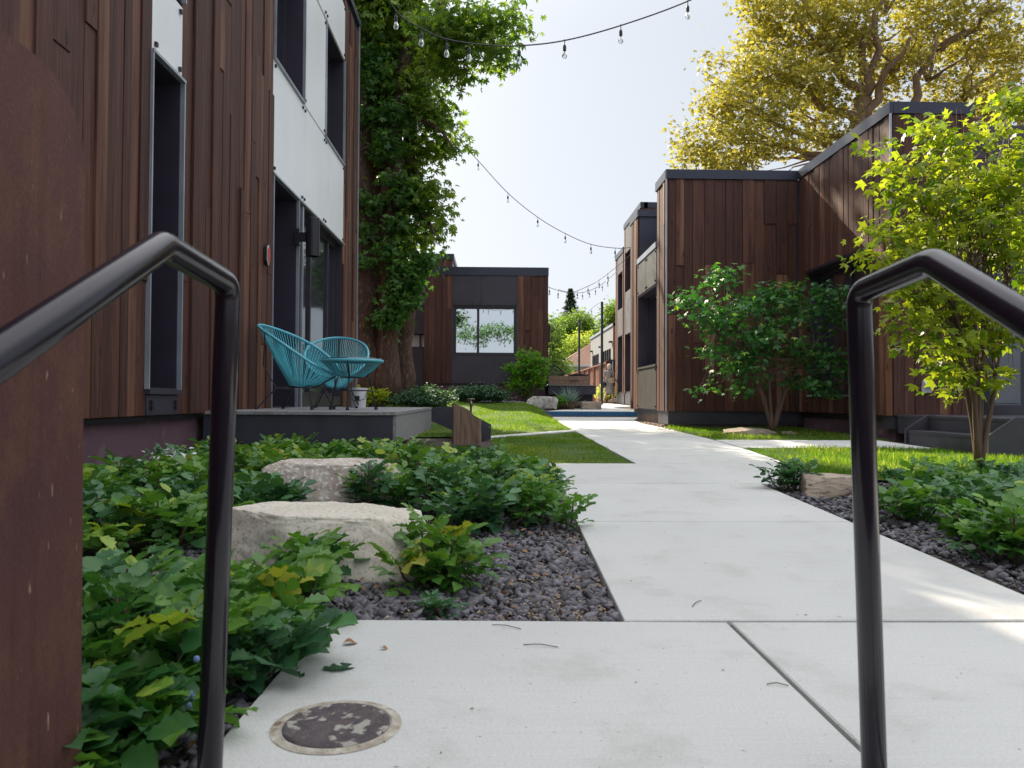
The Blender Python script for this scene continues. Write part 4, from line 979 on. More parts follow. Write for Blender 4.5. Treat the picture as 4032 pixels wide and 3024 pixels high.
bl = [pxb(800,60,45,80,YT,1.3), pxb(880,80,70,80,YT,1.3), pxb(955,60,60,50,YT-2,.9), pxb(1035,45,60,40,YT-2,.8), pxb(1100,35,22,32,YT-2,.5), pxb(1060,110,36,26,YT-2,.5), pxb(985,140,46,26,YT-1.6,.6), pxb(835,-20,70,60,YT,1.5), (-3.7,YT,10.45,.55,.7,.35), (-3.2,YT,10.2,.5,.7,.5), (-3.8,YT,10.0,.5,.7,.5), pxb(815,-15,55,45,YT,1.0), pxb(800,-55,50,40,YT,1.0), pxb(845,-50,45,40,YT,1.0),  # the masses above the frame are added to shade the path
      pxb(820,220,55,60,YT+.6,1.0), pxb(885,205,58,56,YT,1.0), pxb(930,245,40,40,YT,.7), pxb(930,308,48,18,YT,.6), pxb(982,312,18,9,YT,.3), pxb(790,330,24,56,YT+1,.6), pxb(885,345,48,44,YT+.5,.7),
      pxb(912,405,38,28,YT-.3,.6), pxb(925,455,34,34,YT-.3,.6), pxb(905,515,34,26,YT-.3,.5), pxb(690,20,110,80,YT,1.8), pxb(800,-90,80,80,YT,1.8), pxb(640,160,90,120,YT,2.0), pxb(690,330,60,80,YT,1.5), pxb(860,-210,110,80,YT,1.6)]  # masses hidden by the left house are likewise added for shade
foliage('crown', Tr, bl, 21000, .125, PALM, PALMF, L_IVY, 51, clump=.24, droop=.55, sub=16)
bl = [pxb(885,430,22,50,YT-.5,.3), pxb(860,490,16,20,YT-.6,.3), pxb(872,580,24,36,YT-.6,.3), pxb(860,655,28,36,YT-.6,.3), pxb(835,690,24,22,YT-.6,.3), pxb(890,615,10,50,YT-.5,.3),
      pxb(790,570,14,10,YT-.6,.2), pxb(800,440,16,22,YT-.5,.25), pxb(830,320,24,30,YT-.5,.3), pxb(915,560,18,18,YT-.6,.3), pxb(800,250,16,24,YT-.5,.3), pxb(848,390,12,14,YT-.6,.2), pxb(800,130,22,40,YT-.5,.3), pxb(812,180,18,30,YT-.5,.25), pxb(785,500,12,20,YT-.6,.2), pxb(840,540,14,24,YT-.6,.2), pxb(850,250,18,40,YT-.5,.3)]
foliage('climbing_leaves', Tr, bl, 5200, .11, MAPLE, MAPLEF, L_IVYD, 52, clump=.15, droop=.7, sub=14)
# background greenery seen between the trunks
for lb, x, Y, r, yy, m in (('bright sunlit tree seen in the gap between the left house and the big trunk', 740, 40, 70, 660, L_FARY), ('tall green tree behind the big trunk left of the black gate, with unseen crown added for shade', 815, 30, 62, 560, L_FAR)):
    t = thing('tree', lb, 'tree', (atx(x, Y), Y, -.1)); q = MB(); q.tube([(0,0,-.2),(0,0,3),(.2,0,6)], [.25,.2,.1], 8); q.build('trunk', BARK, t)
    b = [pxb(x+dx, yy+dy, r*.8, r*.8, Y, 2) for dx, dy in ((-20,0),(25,-60),(20,70),(-30,110),(0,160),(30,130))]
    if Y == 30: b += [(-4.9,30,13.8,1.5,1.5,1.2), (-5.7,30,13.9,1.1,1.5,1.0), (-.9,30,17.3,1.2,1.2,.8)]  # unseen high crown masses added to shade the path and right wall
    foliage('crown', t, b, 6000, .3, SMALL, SMALLF, m, int(x), clump=.4, loc=(atx(x,Y),Y,-.1))

# --- big maple behind the right house
YP = 27.0; Tm = thing('tree', 'large golden-leaved maple towering behind the right house', 'tree', (0,0,0)); rg = random.Random(9)
q = MB(); q.tube([at(1875,870,YP), at(1872,500,YP), at(1868,330,YP), at(1872,200,YP)], [.55,.45,.40,.34], 12); q.build('trunk', BARKL, Tm, True)
limbs = [((1872,205),(1790,60),.2),((1872,205),(1900,0),.22),((1872,260),(1980,60),.2),((1985,300),(2040,60),.24),((1868,330),(1985,300),.26),((1868,330),(1740,250),.16),((1870,260),(1640,120),.17),((1850,330),(1590,290),.14),((1870,205),(1960,-120),.18),((2040,90),(2190,-20),.16),((1980,300),(2180,130),.16),((2000,240),(2230,240),.12),((1790,60),(1700,-90),.12),((1870,330),(1560,210),.12),((1870,330),(1700,330),.12)]
q = MB()
for (a, b), (c, d), r in limbs:
    q.tube(curve(at(a,b,YP), at(c,d,YP+rg.uniform(-2,1.5)), 6, .35, rg), [r*(1-.12*k) for k in range(7)], 7)
    for s in range(4):
        e = at(c+rg.uniform(-90,90), d+rg.uniform(-60,40), YP+rg.uniform(-2,2)); f = at(a+(c-a)*.6, b+(d-b)*.6, YP)
        q.tube(curve(f, e, 4, .25, rg), [r*.35,r*.28,r*.2,r*.12,.02], 5)
q.build('branches', BARKL, Tm, True)
bl = [pxb(*v) for v in ((1690,40,70,60,YP,2.5),(1620,150,60,50,YP-.5,2),(1700,150,80,60,YP-.5,2),(1560,220,55,50,YP-1,1.6),(1650,250,80,50,YP-1,2),(1510,310,40,32,YP-1,1.3),(1480,270,14,10,YP-1,.6),(1490,335,22,18,YP-1,1),(1590,320,80,40,YP-1,2),(1690,310,60,30,YP-.5,1.5),(1780,70,60,80,YP,2.5),(1790,190,60,60,YP,2),(1780,280,50,30,YP,1.5),
      (1860,60,60,60,YP,2.2),(1930,150,50,60,YP+.5,2),(2010,60,70,60,YP+.5,2.2),(2060,190,60,55,YP+.5,2),(2130,60,60,70,YP+.5,2.2),(2150,200,50,50,YP+1,2),(2210,100,60,90,YP+1,2),(2190,250,40,30,YP+1,1.2),(1960,250,30,30,YP+1,1.2),(1640,-20,40,40,YP,1.5),(1800,-90,160,80,YP,3),(2050,-90,160,80,YP,3),(1540,120,20,14,YP-1,.6))]
foliage('crown', Tm, bl, 36000, .132, MAPLE, MAPLEF, L_GOLD, 61, clump=.30, droop=.35, sub=30)
bl2 = [pxb(*v) for v in ((2170,380,60,60,24,1.2),(2200,460,40,80,24,1.2),(2190,300,40,40,24,1.2))]
t = thing('tree', 'green tree in the gap beyond the trellis slats at the right edge', 'tree', (0,0,0)); q = MB(); q.tube([at(2190,870,24), at(2190,330,24)], [.2,.1], 8); q.build('trunk', BARKL, t)
foliage('crown', t, bl2, 1500, .2, MAPLE, MAPLEF, L_FAR, 62, clump=.3)

# --- small maples
def small_maple(label, base, stems, bl, n, size, m, bark, seed, rad, clump=.16, sub=9):
    t = thing('small_tree', label, 'tree', (0,0,0)); rg = random.Random(seed); q = MB()
    for s in stems:
        P = [Vector(p) for p in s]; pts = []
        for a, b in zip(P, P[1:]):
            for k in range(3): pts.append(a.lerp(b, k/3)+Vector((rg.uniform(-.01,.01),)*3))
        pts.append(P[-1]); k = len(pts); q.tube(pts, [rad*(1-.75*i/k)*(1.25 if i == 0 else 1) for i in range(k)], 8)
    q.build('trunk', bark, t, True)
    q = MB()
    for b in bl:
        c = Vector(b[:3])
        for k in range(5):
            s = rg.choice(stems); a = Vector(s[1]).lerp(Vector(s[2]), rg.random()); e = c+Vector((rg.uniform(-1,1)*b[3], rg.uniform(-1,1)*b[4], rg.uniform(-.8,.9)*b[5]))
            q.tube(curve(a, e, 4, .05, rg, .04), [rad*.25,rad*.2,rad*.15,rad*.09,rad*.04], 4)
    q.build('twigs', bark, t)
    foliage('crown', t, bl, n, size, MAPLE, MAPLEF, m, seed, clump=clump, droop=.28, sub=sub)
    return t
Y = 12.3; b0 = at(1674,935,Y)
st = [[b0, at(1655,860,Y), at(1600,700,Y)], [b0, at(1668,850,Y), at(1660,650,Y)], [b0, at(1690,850,Y), at(1720,700,Y)], [b0, at(1702,840,Y), at(1780,720,Y)], [b0, at(1645,830,Y), at(1530,690,Y)]]
bl = [pxb(x, y, rx, ry, Y+dy, d) for x, y, rx, ry, dy, d in ((1500,640,32,22,0,.3),(1480,660,26,12,-.1,.3),(1560,600,32,26,0,.35),(1570,580,16,14,0,.2),(1540,680,50,34,0,.5),(1590,690,50,50,-.2,.6),(1650,650,55,40,0,.6),(1700,620,34,22,0,.4),(1720,660,50,30,0,.5),(1790,630,40,20,.1,.4),(1800,680,42,40,.1,.5),(1660,730,70,50,-.2,.7),(1740,760,50,30,0,.5),(1590,780,45,28,-.2,.5),(1620,800,30,22,-.3,.3),(1800,780,40,40,0,.5),(1540,745,24,22,-.1,.3),(1720,820,50,18,0,.4),(1530,840,26,8,0,.2),(1775,830,26,26,0,.3),(1610,840,30,12,0,.25))]
small_maple('bushy dark green vine maple in front of the right house wall', b0, st, bl, 3400, .082, L_VINE, BARKY, 71, .035, clump=.12, sub=7)
Y = 6.9; b0 = at(2128,1010,Y); b0.z = -.62
st = [[b0, at(2105,860,Y), at(2060,600,Y-.1)], [b0, at(2128,850,Y), at(2110,500,Y)], [b0, at(2160,850,Y), at(2200,550,Y)], [b0, at(2135,800,Y+.1), at(2150,300,Y+.1)], [b0, at(2112,780,Y-.1), at(2000,420,Y-.1)]]
bl = [pxb(x, y, rx, ry, Y+dy, d) for x, y, rx, ry, dy, d in ((2030,270,40,22,0,.25),(2000,255,16,12,0,.15),(1915,310,18,26,0,.15),(2090,300,60,30,0,.3),(2010,340,50,26,0,.3),(1950,370,40,24,0,.3),(2100,380,70,45,0,.45),(2180,340,50,60,.1,.4),(1990,420,60,36,-.1,.4),(2080,470,80,45,0,.5),(1900,500,36,14,-.1,.2),(1860,545,22,12,-.1,.15),(1940,480,36,24,-.1,.3),(1990,530,70,34,-.1,.4),(2160,520,70,60,0,.5),(1980,620,60,40,-.1,.4),(2060,650,80,50,0,.5),(2150,690,70,60,0,.5),(1960,690,40,30,-.2,.25),(2030,730,70,34,-.1,.4),(2080,790,50,30,-.1,.3),(2060,830,28,16,-.1,.2),(2180,420,50,60,0,.4),(2190,230,40,40,.1,.3),(2195,190,25,20,.1,.2),(2260,500,60,200,.1,.5),(2150,810,40,30,0,.3),(1890,540,14,10,-.1,.1),(2070,220,14,10,0,.1))]
small_maple('lime green vine maple with three slim stems at the right edge', b0, st, bl, 3500, .082, L_YEL, BARKY, 72, .029, clump=.09, sub=7)

# --- far trees
def ftree(label, x, Y, bl, n, size, m, seed, T_=None, trunk=True):
    t = thing('tree', label, 'tree', (atx(x,Y), Y, -.2)); q = MB(); q.tube([(0,0,0),(.05,0,3),(0,0,max(4, bl[0][2]))], [.35,.28,.12], 8); q.build('trunk', BARK, t)
    foliage('crown', t, bl, n, size, SMALL, SMALLF, m, seed, clump=.5, loc=(atx(x,Y),Y,-.2)); return t
ftree('rounded mid-green tree below the distant conifer', 1245, 110, [pxb(*v) for v in ((1245,688,30,16,110,4),(1222,702,26,18,110,4),(1272,700,18,18,110,4),(1250,715,40,20,110,4),(1210,730,30,30,110,4),(1285,720,14,16,110,3))], 7000, .42, L_FAR, 81)
ftree('yellow-green tree filling the gap above the red roof', 1248, 92, [pxb(*v) for v in ((1250,745,32,24,92,3.5),(1225,760,26,24,92,3.5),(1210,790,24,22,92,3),(1268,745,14,26,92,3))], 7000, .36, L_FARY, 82)
ftree('green tree at the corner of the middle house beyond the small deck', 1192, 60, [pxb(*v) for v in ((1188,700,12,16,60,1.5),(1192,735,18,24,60,1.5),(1190,780,24,24,60,2),(1205,800,20,16,60,2))], 5000, .24, L_FAR, 83)
ftree('leafy tree rising behind the grey panelled building', 1325, 85, [pxb(*v) for v in ((1322,680,16,22,85,2.5),(1335,665,14,18,85,2.5),(1312,705,10,16,85,2),(1340,700,24,20,85,2))], 5000, .34, L_FAR, 84)
Y = 130; t = thing('conifer', 'dark spired conifer on the skyline between the houses', 'tree', (atx(1232,Y), Y, -.2))
q = MB(); q.tube([(0,0,0),(0,0,atz(624,Y))], [.5,.08], 8); q.build('trunk', BARK, t)
rg = np.random.default_rng(5); C = []; D = []
for i in range(20):
    y = 624+i*3.6; hw = (.8+i*1.15)*(1+.3*math.sin(i*2.1))
    for k in range(150):
        a = rg.uniform(0,6.28); r = hw/1671*Y*rg.uniform(.1,1)**.8; C.append((r*math.cos(a), r*math.sin(a), atz(y,Y)+.2-r*.28+rg.normal()*.12)); D.append((math.cos(a), math.sin(a), -.2))
V, F_ = place(SMALL, np.array(SMALLF), np.array(C), np.array(D)+rg.normal(size=(len(C),3))*.2, rg.normal(size=(len(C),3))*.3+np.array([0,0,1]), rg.uniform(.3,.55,len(C)))
npmesh('needles', V, F_, np.repeat(rg.random(len(C)), 2), L_CON, t)
# tree behind the viewer, seen only mirrored in the middle house's window
t = thing('tree', 'leafy tree mirrored in the window of the middle house', 'tree', (4.5,-14,-.6)); q = MB(); q.tube([(0,0,0),(0,0,2.5),(.3,0,5)], [.2,.16,.1], 8); q.build('trunk', BARK, t)
foliage('crown', t, [(4.2,-14,4.6,1.6,1.6,1.0),(2.2,-14,4.7,1.0,1.2,.5),(1.0,-14,5.0,.8,1.0,.6),(-.2,-14,5.2,.9,1.0,.75),(-1.4,-14,5.0,.8,1.0,.8),(-2.6,-14,5.4,.7,1,1.0)], 2600, .24, SMALL, SMALLF, L_IVYD, 85, clump=.3, loc=(4.5,-14,-.6))

# ------------------------------------------------------------------ low plants
def plant(label, x, y, h, r, ns, seed, m=None, group=None, ls=.15, name='shrub', T_=PIN, TF_=PINF, per=9, cat='shrub', stiff=.55):
    m = m or L_MAH; rg = np.random.default_rng(seed); z = G(x, y)-.04
    t = thing(name, label, cat, (x, y, z), 0, group); q = MB(); C = []; D = []; Nn = []; S_ = []; RN = []
    for i in range(ns):
        a = rg.uniform(0, 6.28); rr = r*math.sqrt(rg.random()); hh = h*rg.uniform(.55,1.0)*(1-.35*(rr/r)**2); b = (rr*.35*math.cos(a), rr*.35*math.sin(a), 0); tip = (rr*math.cos(a), rr*math.sin(a), hh)
        q.tube([b, (tip[0]*.8, tip[1]*.8, hh*.5), tip], [.006,.005,.003], 5)
        tone = rg.normal(.36,.18); fresh = .48 if rg.random() < .35 else .15
        for k in range(per):
            f = 1-.75*(k/per)**1.2; a2 = k*2.4+rg.uniform(-.3,.3)+i
            C.append((tip[0]*(.6+.4*f), tip[1]*(.6+.4*f), hh*f*.9)); up = stiff+.9*(f-.5)+rg.normal()*.15
            D.append((math.cos(a2), math.sin(a2), up)); Nn.append((-math.cos(a2)*up*.8, -math.sin(a2)*up*.8, 1.0)); S_.append(ls*rg.uniform(.7,1.15)*(1 if k > 1 else .75)); RN.append(np.clip(tone+fresh*(k < 3)-.15*(k > 5)+rg.normal()*.1, 0, 1))
    q.build('stems', BARKY, t)
    C = np.array(C); D = np.array(D)+rg.normal(size=(len(C),3))*.2; Nn = np.array(Nn)+rg.normal(size=(len(C),3))*.32; S_ = np.array(S_); RN = np.array(RN); pick = rg.integers(0, len(PINS), len(C)); VV = []; FF = []; RR = []; off = 0
    for w in range(len(PINS)):
        k_ = pick == w
        if not k_.any(): continue
        Tw, Fw_ = PINS[w]; V, F_ = place(Tw, np.array(Fw_), C[k_], D[k_], Nn[k_], S_[k_]); VV.append(V); FF.append(F_+off); off += len(V); RR.append(np.repeat(RN[k_], len(Fw_)))
    RR = np.concatenate(RR); npmesh('leaves', np.concatenate(VV), np.concatenate(FF), np.clip(RR+rg.normal(size=len(RR))*.03, 0, 1), m, t)
    return t
def pp(x, y): Y = 1002.6/(y-862); return atx(x, Y), Y
gN = 'glossy shrubs massed beside the rusted steel wall'
k = 0
nl = plant('large-leaved glossy shrub with blue berries, nearest the viewer by the left rail post', -.72, 1.62, .27, .18, 10, 101, L_MAH, None, .15)
q0 = random.Random(4)
for i in range(14):
    q = MB(); a, b, c = .19+q0.uniform(-.022,.022), -.20+q0.uniform(-.02,.02), .12+q0.uniform(-.055,.06); q.lathe([(0.0001,-.0065),(.0046,-.0046),(.0065,0),(.0046,.0046),(.0001,.0065)], (a,b,c), 8); q.build('berry', BERRY if 'BERRY' in globals() else globals().setdefault('BERRY', mat('blue_berry', (.10,.17,.36), (.16,.24,.42), 40, .6)), nl, True)
for (x, y, h, r, ns) in ((-.84,1.42,.18,.14,7),(-.80,1.27,.12,.10,6),(-.66,1.40,.13,.10,6),(-.72,1.22,.08,.07,4),(-.90,1.80,.28,.19,9),(-.68,1.88,.23,.15,8),(-1.05,2.05,.20,.18,8),(-.57,1.72,.16,.12,5),(-.80,2.1,.15,.13,6),(-1.1,1.8,.24,.18,8)):
    k += 1; plant('glossy dark green shrub in the mass beside the rusted steel wall', x, y, h, r, ns, 110+k, L_MAHD if k % 3 == 2 else L_MAH, gN, .145)
gN = 'shrubs along the foot of the left house'
for (x, y, h, r, ns) in ((-1.55,2.75,0.26,.24,8),(-1.7,3.1,0.30,.26,8),(-1.35,3.2,0.26,.24,8),(-1.9,3.6,0.33,.28,8),(-1.5,3.7,0.30,.26,8),(-1.85,4.2,0.36,.3,9),(-1.45,4.3,0.30,.26,8),(-2.1,4.9,0.36,.3,8),(-1.6,5.0,0.32,.28,8),(-2.15,4.1,0.36,.26,8),(-1.2,3.7,0.19,.18,6),(-2.1,3.4,0.32,.24,7),(-1.55,3.4,0.26,.24,8),(-1.2,4.0,0.24,.2,7),(-1.7,4.6,0.33,.28,8),(-1.35,4.7,0.29,.24,7),(-1.9,5.3,0.33,.28,8)):
    k += 1; plant('leafy green shrub in the bed along the foot of the left house', x, y, h, r, ns, 110+k, L_MAHD if k % 3 == 0 else L_MAH, gN, .15)
gN = 'shrubs in front of the charcoal deck'
for (x, y, h, r, ns) in ((-2.0,5.8,0.35,.3,8),(-1.65,6.1,0.37,.3,8),(-1.3,5.9,0.35,.28,8),(-1.15,6.3,0.34,.25,7),(-1.25,5.2,0.30,.26,8),(-1.85,6.4,0.37,.3,8),(-.95,5.7,0.37,.28,8),(-.72,6.15,0.32,.24,7),(-1.55,5.6,0.35,.26,8),(-2.3,6.2,0.37,.26,7),(-1.45,6.45,0.35,.24,7)):
    k += 1; plant('green shrub in the row under the front of the charcoal deck', x, y, h, r, ns, 110+k, L_MAHB if k % 4 == 0 else L_MAH, gN, .15)
gN = 'shrubs spreading from the boulders to the path'
for (x, y, h, r, ns) in ((-.62,5.1,.44,.26,9),(-.35,5.2,.42,.26,8),(-.45,4.6,.44,.26,9),(-.20,4.7,.38,.24,8),(-.30,4.1,.36,.25,9),(-.05,4.2,.34,.24,9),(.02,4.8,.36,.22,8),(.15,4.35,.30,.2,8),(.20,3.95,.26,.17,8),(.0,3.75,.26,.2,8),(-.15,3.65,.28,.18,7),(-.6,4.15,.34,.18,6),(.22,4.75,.28,.18,7),(-.1,5.3,.34,.22,7)):
    k += 1; plant('dark glossy shrub in the dense patch between boulders and path', x, y, h, r, ns, 110+k, L_MAHD if k % 3 == 1 else L_MAH, gN, .135)
plant('bright green compact shrub alone on the gravel in front of the dense patch', -.215, 2.62, .24, .17, 10, 201, L_MAHB, None, .125)
plant('small leggy shrub growing against the front boulder', -.60, 2.50, .20, .13, 5, 202, L_MAH, None, .12)
plant('bright leafy shrub right behind the left rail post', -.60, 2.10, .22, .14, 5, 203, L_MAHB, None, .15)
plant('tiny seedling on the gravel below the bright compact shrub', -.13, 2.25, .09, .05, 3, 204, L_MAHD, None, .06)
plant('blue-green shrub growing over the rear boulder', -.68, 4.0, .34, .14, 5, 205, L_MAHD, None, .12)
plant('arching sprig leaning over the path edge', .345, 3.66, .20, .06, 2, 206, L_MAH, None, .12)
plant('dark open shrub at the gravel tip left of the tan rock', 2.02, 5.22, .25, .17, 8, 207, L_MAHD, None, .12)
gN = 'shrubs in the bed right of the path'
for (x, y, h, r, ns) in ((3.0,5.35,0.20,.26,8),(3.3,5.7,0.22,.26,8),(3.6,5.2,0.22,.28,9),(3.15,4.9,0.18,.24,8),(3.9,5.6,0.22,.28,8),(2.75,4.75,0.21,.22,8),(3.4,4.6,0.24,.26,8),(2.95,4.2,0.22,.24,8),(2.45,4.35,0.19,.2,8),(2.15,3.95,0.20,.17,7),(3.7,4.4,0.27,.26,8),(4.1,5.1,0.22,.26,8),(2.5,3.8,0.27,.22,8),(2.15,3.35,0.23,.17,7),(2.55,3.3,0.32,.22,9),(2.0,2.95,0.25,.15,7),(2.3,2.9,0.36,.2,9),(2.05,2.6,0.27,.13,6),(3.0,3.6,0.34,.26,8),(2.8,3.1,0.38,.24,8),(3.4,4.1,0.27,.26,8)):
    k += 1; plant('leafy dark shrub in the bed on the right of the path', x, y, h, r, ns, 110+k, L_MAHD if k % 2 else L_MAH, gN, .13)
# litter on gravel
rg = np.random.default_rng(77); n = 240
C = np.stack([rg.uniform(-1.1,.35,n), rg.uniform(2.15,3.6,n), np.full(n,-.605)], 1); C[160:,0] = rg.uniform(-1.1,-.5,80); C[160:,1] = rg.uniform(1.2,2.1,80)
V, F_ = place(SMALL, np.array(SMALLF), C, rg.normal(size=(n,3))*[1,1,.2], rg.normal(size=(n,3))*.4+[0,0,1], rg.uniform(.012,.035,n))
tag(npmesh('leaf_litter', V, F_, np.repeat(rg.random(n),2), DEAD), kind='stuff')
# shrubs by the middle house
def bush(label, bl, n, size, m, seed, T_=SMALL, TF_=SMALLF, name='shrub', clump=.09, droop=-.1, cat='shrub'):
    t = thing(name, label, cat, (bl[0][0], bl[0][1], G(bl[0][0], bl[0][1]))); L = t.location.copy(); rg = random.Random(seed); q = MB()
    for b in bl:
        for j_ in range(3): q.tube([(0,0,-.05), tuple(Vector(b[:3])-L+Vector((rg.uniform(-1,1)*b[3]*.6, rg.uniform(-1,1)*b[4]*.6, rg.uniform(-.5,.5)*b[5])))], [.012,.004], 5)
    q.build('stems', BARKY, t)
    foliage('leaves', t, bl, n, size, T_, TF_, m, seed, clump=clump, droop=droop, sub=9, loc=tuple(L)); return t
bush('bright green rounded bush in front of the middle house window corner', [pxb(*v) for v in ((1130,770,10,16,22.3,.2),(1155,775,9,18,22.3,.2),(1100,795,11,12,22.3,.2),(1172,780,9,14,22.3,.2),(1125,800,24,20,22.3,.35),(1155,805,24,22,22.3,.35),(1120,830,24,16,22.3,.35),(1160,828,20,14,22.3,.3),(1135,780,12,14,22.3,.25),(1135,845,14,10,22.3,.2))], 2300, .105, L_SMOKE, 301, OVAL, OVALF, clump=.07, droop=-.5)
bush('dark low spreading juniper behind the deck corner', [pxb(*v) for v in ((905,862,40,14,17,.5),(870,868,30,12,17,.5),(945,862,34,16,17.5,.5),(920,850,24,10,17.5,.4))], 5500, .075, L_JUN, 302, clump=.09)
bush('fine-leaved grey-green juniper at the foot of the middle house', [pxb(*v) for v in ((1010,852,34,12,20.3,.5),(1045,850,34,14,20.5,.5),(1075,855,18,10,20.5,.4),(985,860,20,8,20.3,.4))], 5000, .08, L_JUN, 303, clump=.1)
bush('pale yellow ferny plant at the foot of the big tree', [pxb(*v) for v in ((798,862,20,8,16.5,.3),(815,858,14,8,16.5,.3),(790,850,12,5,16.5,.2))], 420, .12, L_YEL, 304, clump=.08)
bush('sunlit pale flowering plant behind the woman', [pxb(*v) for v in ((1297,848,8,10,34,.4),(1330,845,16,12,34,.5),(1345,850,10,12,33.5,.4),(1312,858,10,8,34,.4))], 1200, .13, L_PALE, 305, clump=.1)
bush('small green mound between the pale boulder and the blue grass', [pxb(*v) for v in ((1212,866,9,9,21.8,.25),(1206,870,7,6,21.8,.2))], 700, .07, L_SMOKE, 306, clump=.06)
t = thing('ornamental_grass', 'spiky blue grass tuft beside the small deck', 'grass', (at(1230,870,21.9).x, 21.9, -.13)); rg = np.random.default_rng(8); n = 220
az = rg.uniform(0,6.28,n); el = rg.uniform(.35,1.4,n); V, F_ = place([(-.03,0,0),(.03,0,0),(0,1,-.15)], np.array([(0,1,2)]), np.zeros((n,3))+rg.normal(size=(n,3))*.04, np.stack([np.cos(az)*np.cos(el), np.sin(az)*np.cos(el), np.sin(el)],1), rg.normal(size=(n,3)), rg.uniform(.3,.6,n))
npmesh('blades', V, F_, rg.random(n), L_BLUE, t)
bush('rusty dry groundcover at the base of the blue grass', [pxb(*v) for v in ((1240,872,14,5,21.7,.2),(1225,874,10,4,21.7,.2))], 400, .05, mat('dry_groundcover', (.18,.09,.05), (.12,.10,.04), 20, .8), 307, clump=.06)
# blossom
bl_ = bush('cluster of white hydrangea-like blossoms above the shrubs at the house foundation', [(-1.84,4.5,-.36,.16,.10,.04)], 110, .035, WHITEP, 308, name='flower_cluster', clump=.05, cat='flowers')

# ------------------------------------------------------------------ string lights
def lights(label, pts, bulbs, drop, s=1.0):
    t = thing('string_lights', label, 'string lights', (0,0,0)); P = [Vector(p) for p in pts]; out = []
    for i in range(len(P)-1):
        p0 = P[max(i-1,0)]; p1 = P[i]; p2 = P[i+1]; p3 = P[min(i+2,len(P)-1)]
        for k in range(8):
            u = k/8; out.append(.5*((2*p1)+(p2-p0)*u+(2*p0-5*p1+4*p2-p3)*u*u+(3*p1-p0-3*p2+p3)*u**3))
    out.append(P[-1]); q = MB(); q.tube(out, .0085*s, 5); q.build('wire', BLACKM, t)
    for b in bulbs:
        a = min(out, key=lambda v: abs(v.x-b)); a = a.copy()
        q = MB(); q.tube([a+Vector((0,0,.015)), a-Vector((0,0,drop*s))], .0065*s, 4); c = a-Vector((0,0,drop*s)); q.lathe([(0,0),(.014*s,0),(.02*s,-.02*s),(.02*s,-.07*s),(.014*s,-.075*s),(0,-.075*s)], c, 10)
        so_ = q.build('lamp_socket', BLACKM, t)
        q = MB(); q.lathe([(.013*s,-.072*s),(.018*s,-.085*s),(.031*s,-.12*s),(.032*s,-.135*s),(.024*s,-.158*s),(.0001,-.168*s)], c, 12); q.build('bulb', BULB, so_, True)
        q = MB(); q.tube([c+Vector((0,0,-.075*s)), c+Vector((0,0,-.125*s))], .0045*s, 5); q.build('filament', WHITEP, so_)
    return t
Y = 9.2; pl = [at(700,-170,Y), at(800,-70,Y), at(850,20,Y), at(905,57,Y), at(960,80,Y), at(1040,91,Y), at(1118,92,Y), at(1217,79,Y), at(1340,44,Y), at(1487,-12,Y), at(1640,-90,Y)]
lights('nearest string of clear bulbs hanging across the top of the view', pl, [atx(v,Y) for v in (853,905,960,1013,1116,1217,1339,1487)], .055)
pl = [at(790,-20,18.0), at(900,170,18.2), at(986,297,18.4), at(1030,345,18.5), at(1095,415,18.6), at(1160,467,18.8), at(1220,502,19), at(1276,525,19), at(1335,533,19), at(1372,529,19)]
lights('long string of clear bulbs from the big tree to the right house', pl, [atx(v,18.7) for v in (1030,1095,1159,1220,1276,1330)], .07)
Y = 24.5; pl = [at(1150,600,Y), at(1183,618,Y), at(1205,626,Y), at(1224,630,Y), at(1240,629,Y), at(1270,616,Y), at(1294,603,Y), at(1350,558,22), at(1372,533,20)]
lights('string of bulbs starting above the middle house roof corner, the nearer of the low pair', pl, [atx(v,Y) for v in (1187,1205,1224,1246,1269,1294)]+[at(1318,0,23.3).x], .09)
Y = 31; pl = [at(1205,624,Y), at(1224,629,Y), at(1241,631,Y), at(1258,630,Y), at(1273,626,Y), at(1288,619,Y), at(1301,611,Y), at(1315,600,Y), at(1345,571,28)]
lights('smaller string of bulbs sagging just below the nearer one, the farther of the low pair', pl, [atx(v,Y) for v in (1241,1258,1273,1287,1301,1314)], .09, 1.1)
Y = 33; pl = [at(1250,700,36), at(1278,665,Y), at(1300,650,30)]
lights('short string with one bulb between the two black poles', pl, [atx(1291,31)], .09)

# ------------------------------------------------------------------ woman walking
def skinmesh(name, nodes, edges, m, parent, sub=2, root=0):
    me = bpy.data.meshes.new(name); me.from_pydata([n[:3] for n in nodes], edges, []); o = bpy.data.objects.new(name, me); COL.objects.link(o); o.parent = parent
    me.skin_vertices.new() if hasattr(me.skin_vertices, 'new') and not me.skin_vertices else None
    md = o.modifiers.new('skin', 'SKIN'); md.use_smooth_shade = True
    if not me.skin_vertices: bpy.context.view_layer.objects.active = o
    for i, n in enumerate(nodes):
        r = n[3] if isinstance(n[3], tuple) else (n[3], n[3]); me.skin_vertices[0].data[i].radius = r
    me.skin_vertices[0].data[root].use_root = True
    s = o.modifiers.new('sub', 'SUBSURF'); s.levels = sub; s.render_levels = sub; me.materials.append(m); return o
SKIN = mat('skin', (.50,.30,.22), (.45,.26,.19), 8, .55); DRESS = mat('grey_dress_cloth', (.26,.25,.25), (.21,.20,.205), 20, .9); HAIR = mat('silver_hair', (.60,.56,.52), (.42,.40,.38), 60, .6, (1,1,.2)); SHOE = mat('tan_shoe', (.22,.14,.09), None, 10, .6)
TANB = mat('tan_bag_cloth', (.34,.26,.19), (.26,.20,.15), 20, .8)
wY = 32.6; wp = (at(1317,0,wY).x, wY, pathz(wY)+.005)
Pn = thing('person', 'silver-haired woman in a grey knee-length dress walking away past the flowers', 'person', wp, R(-35))
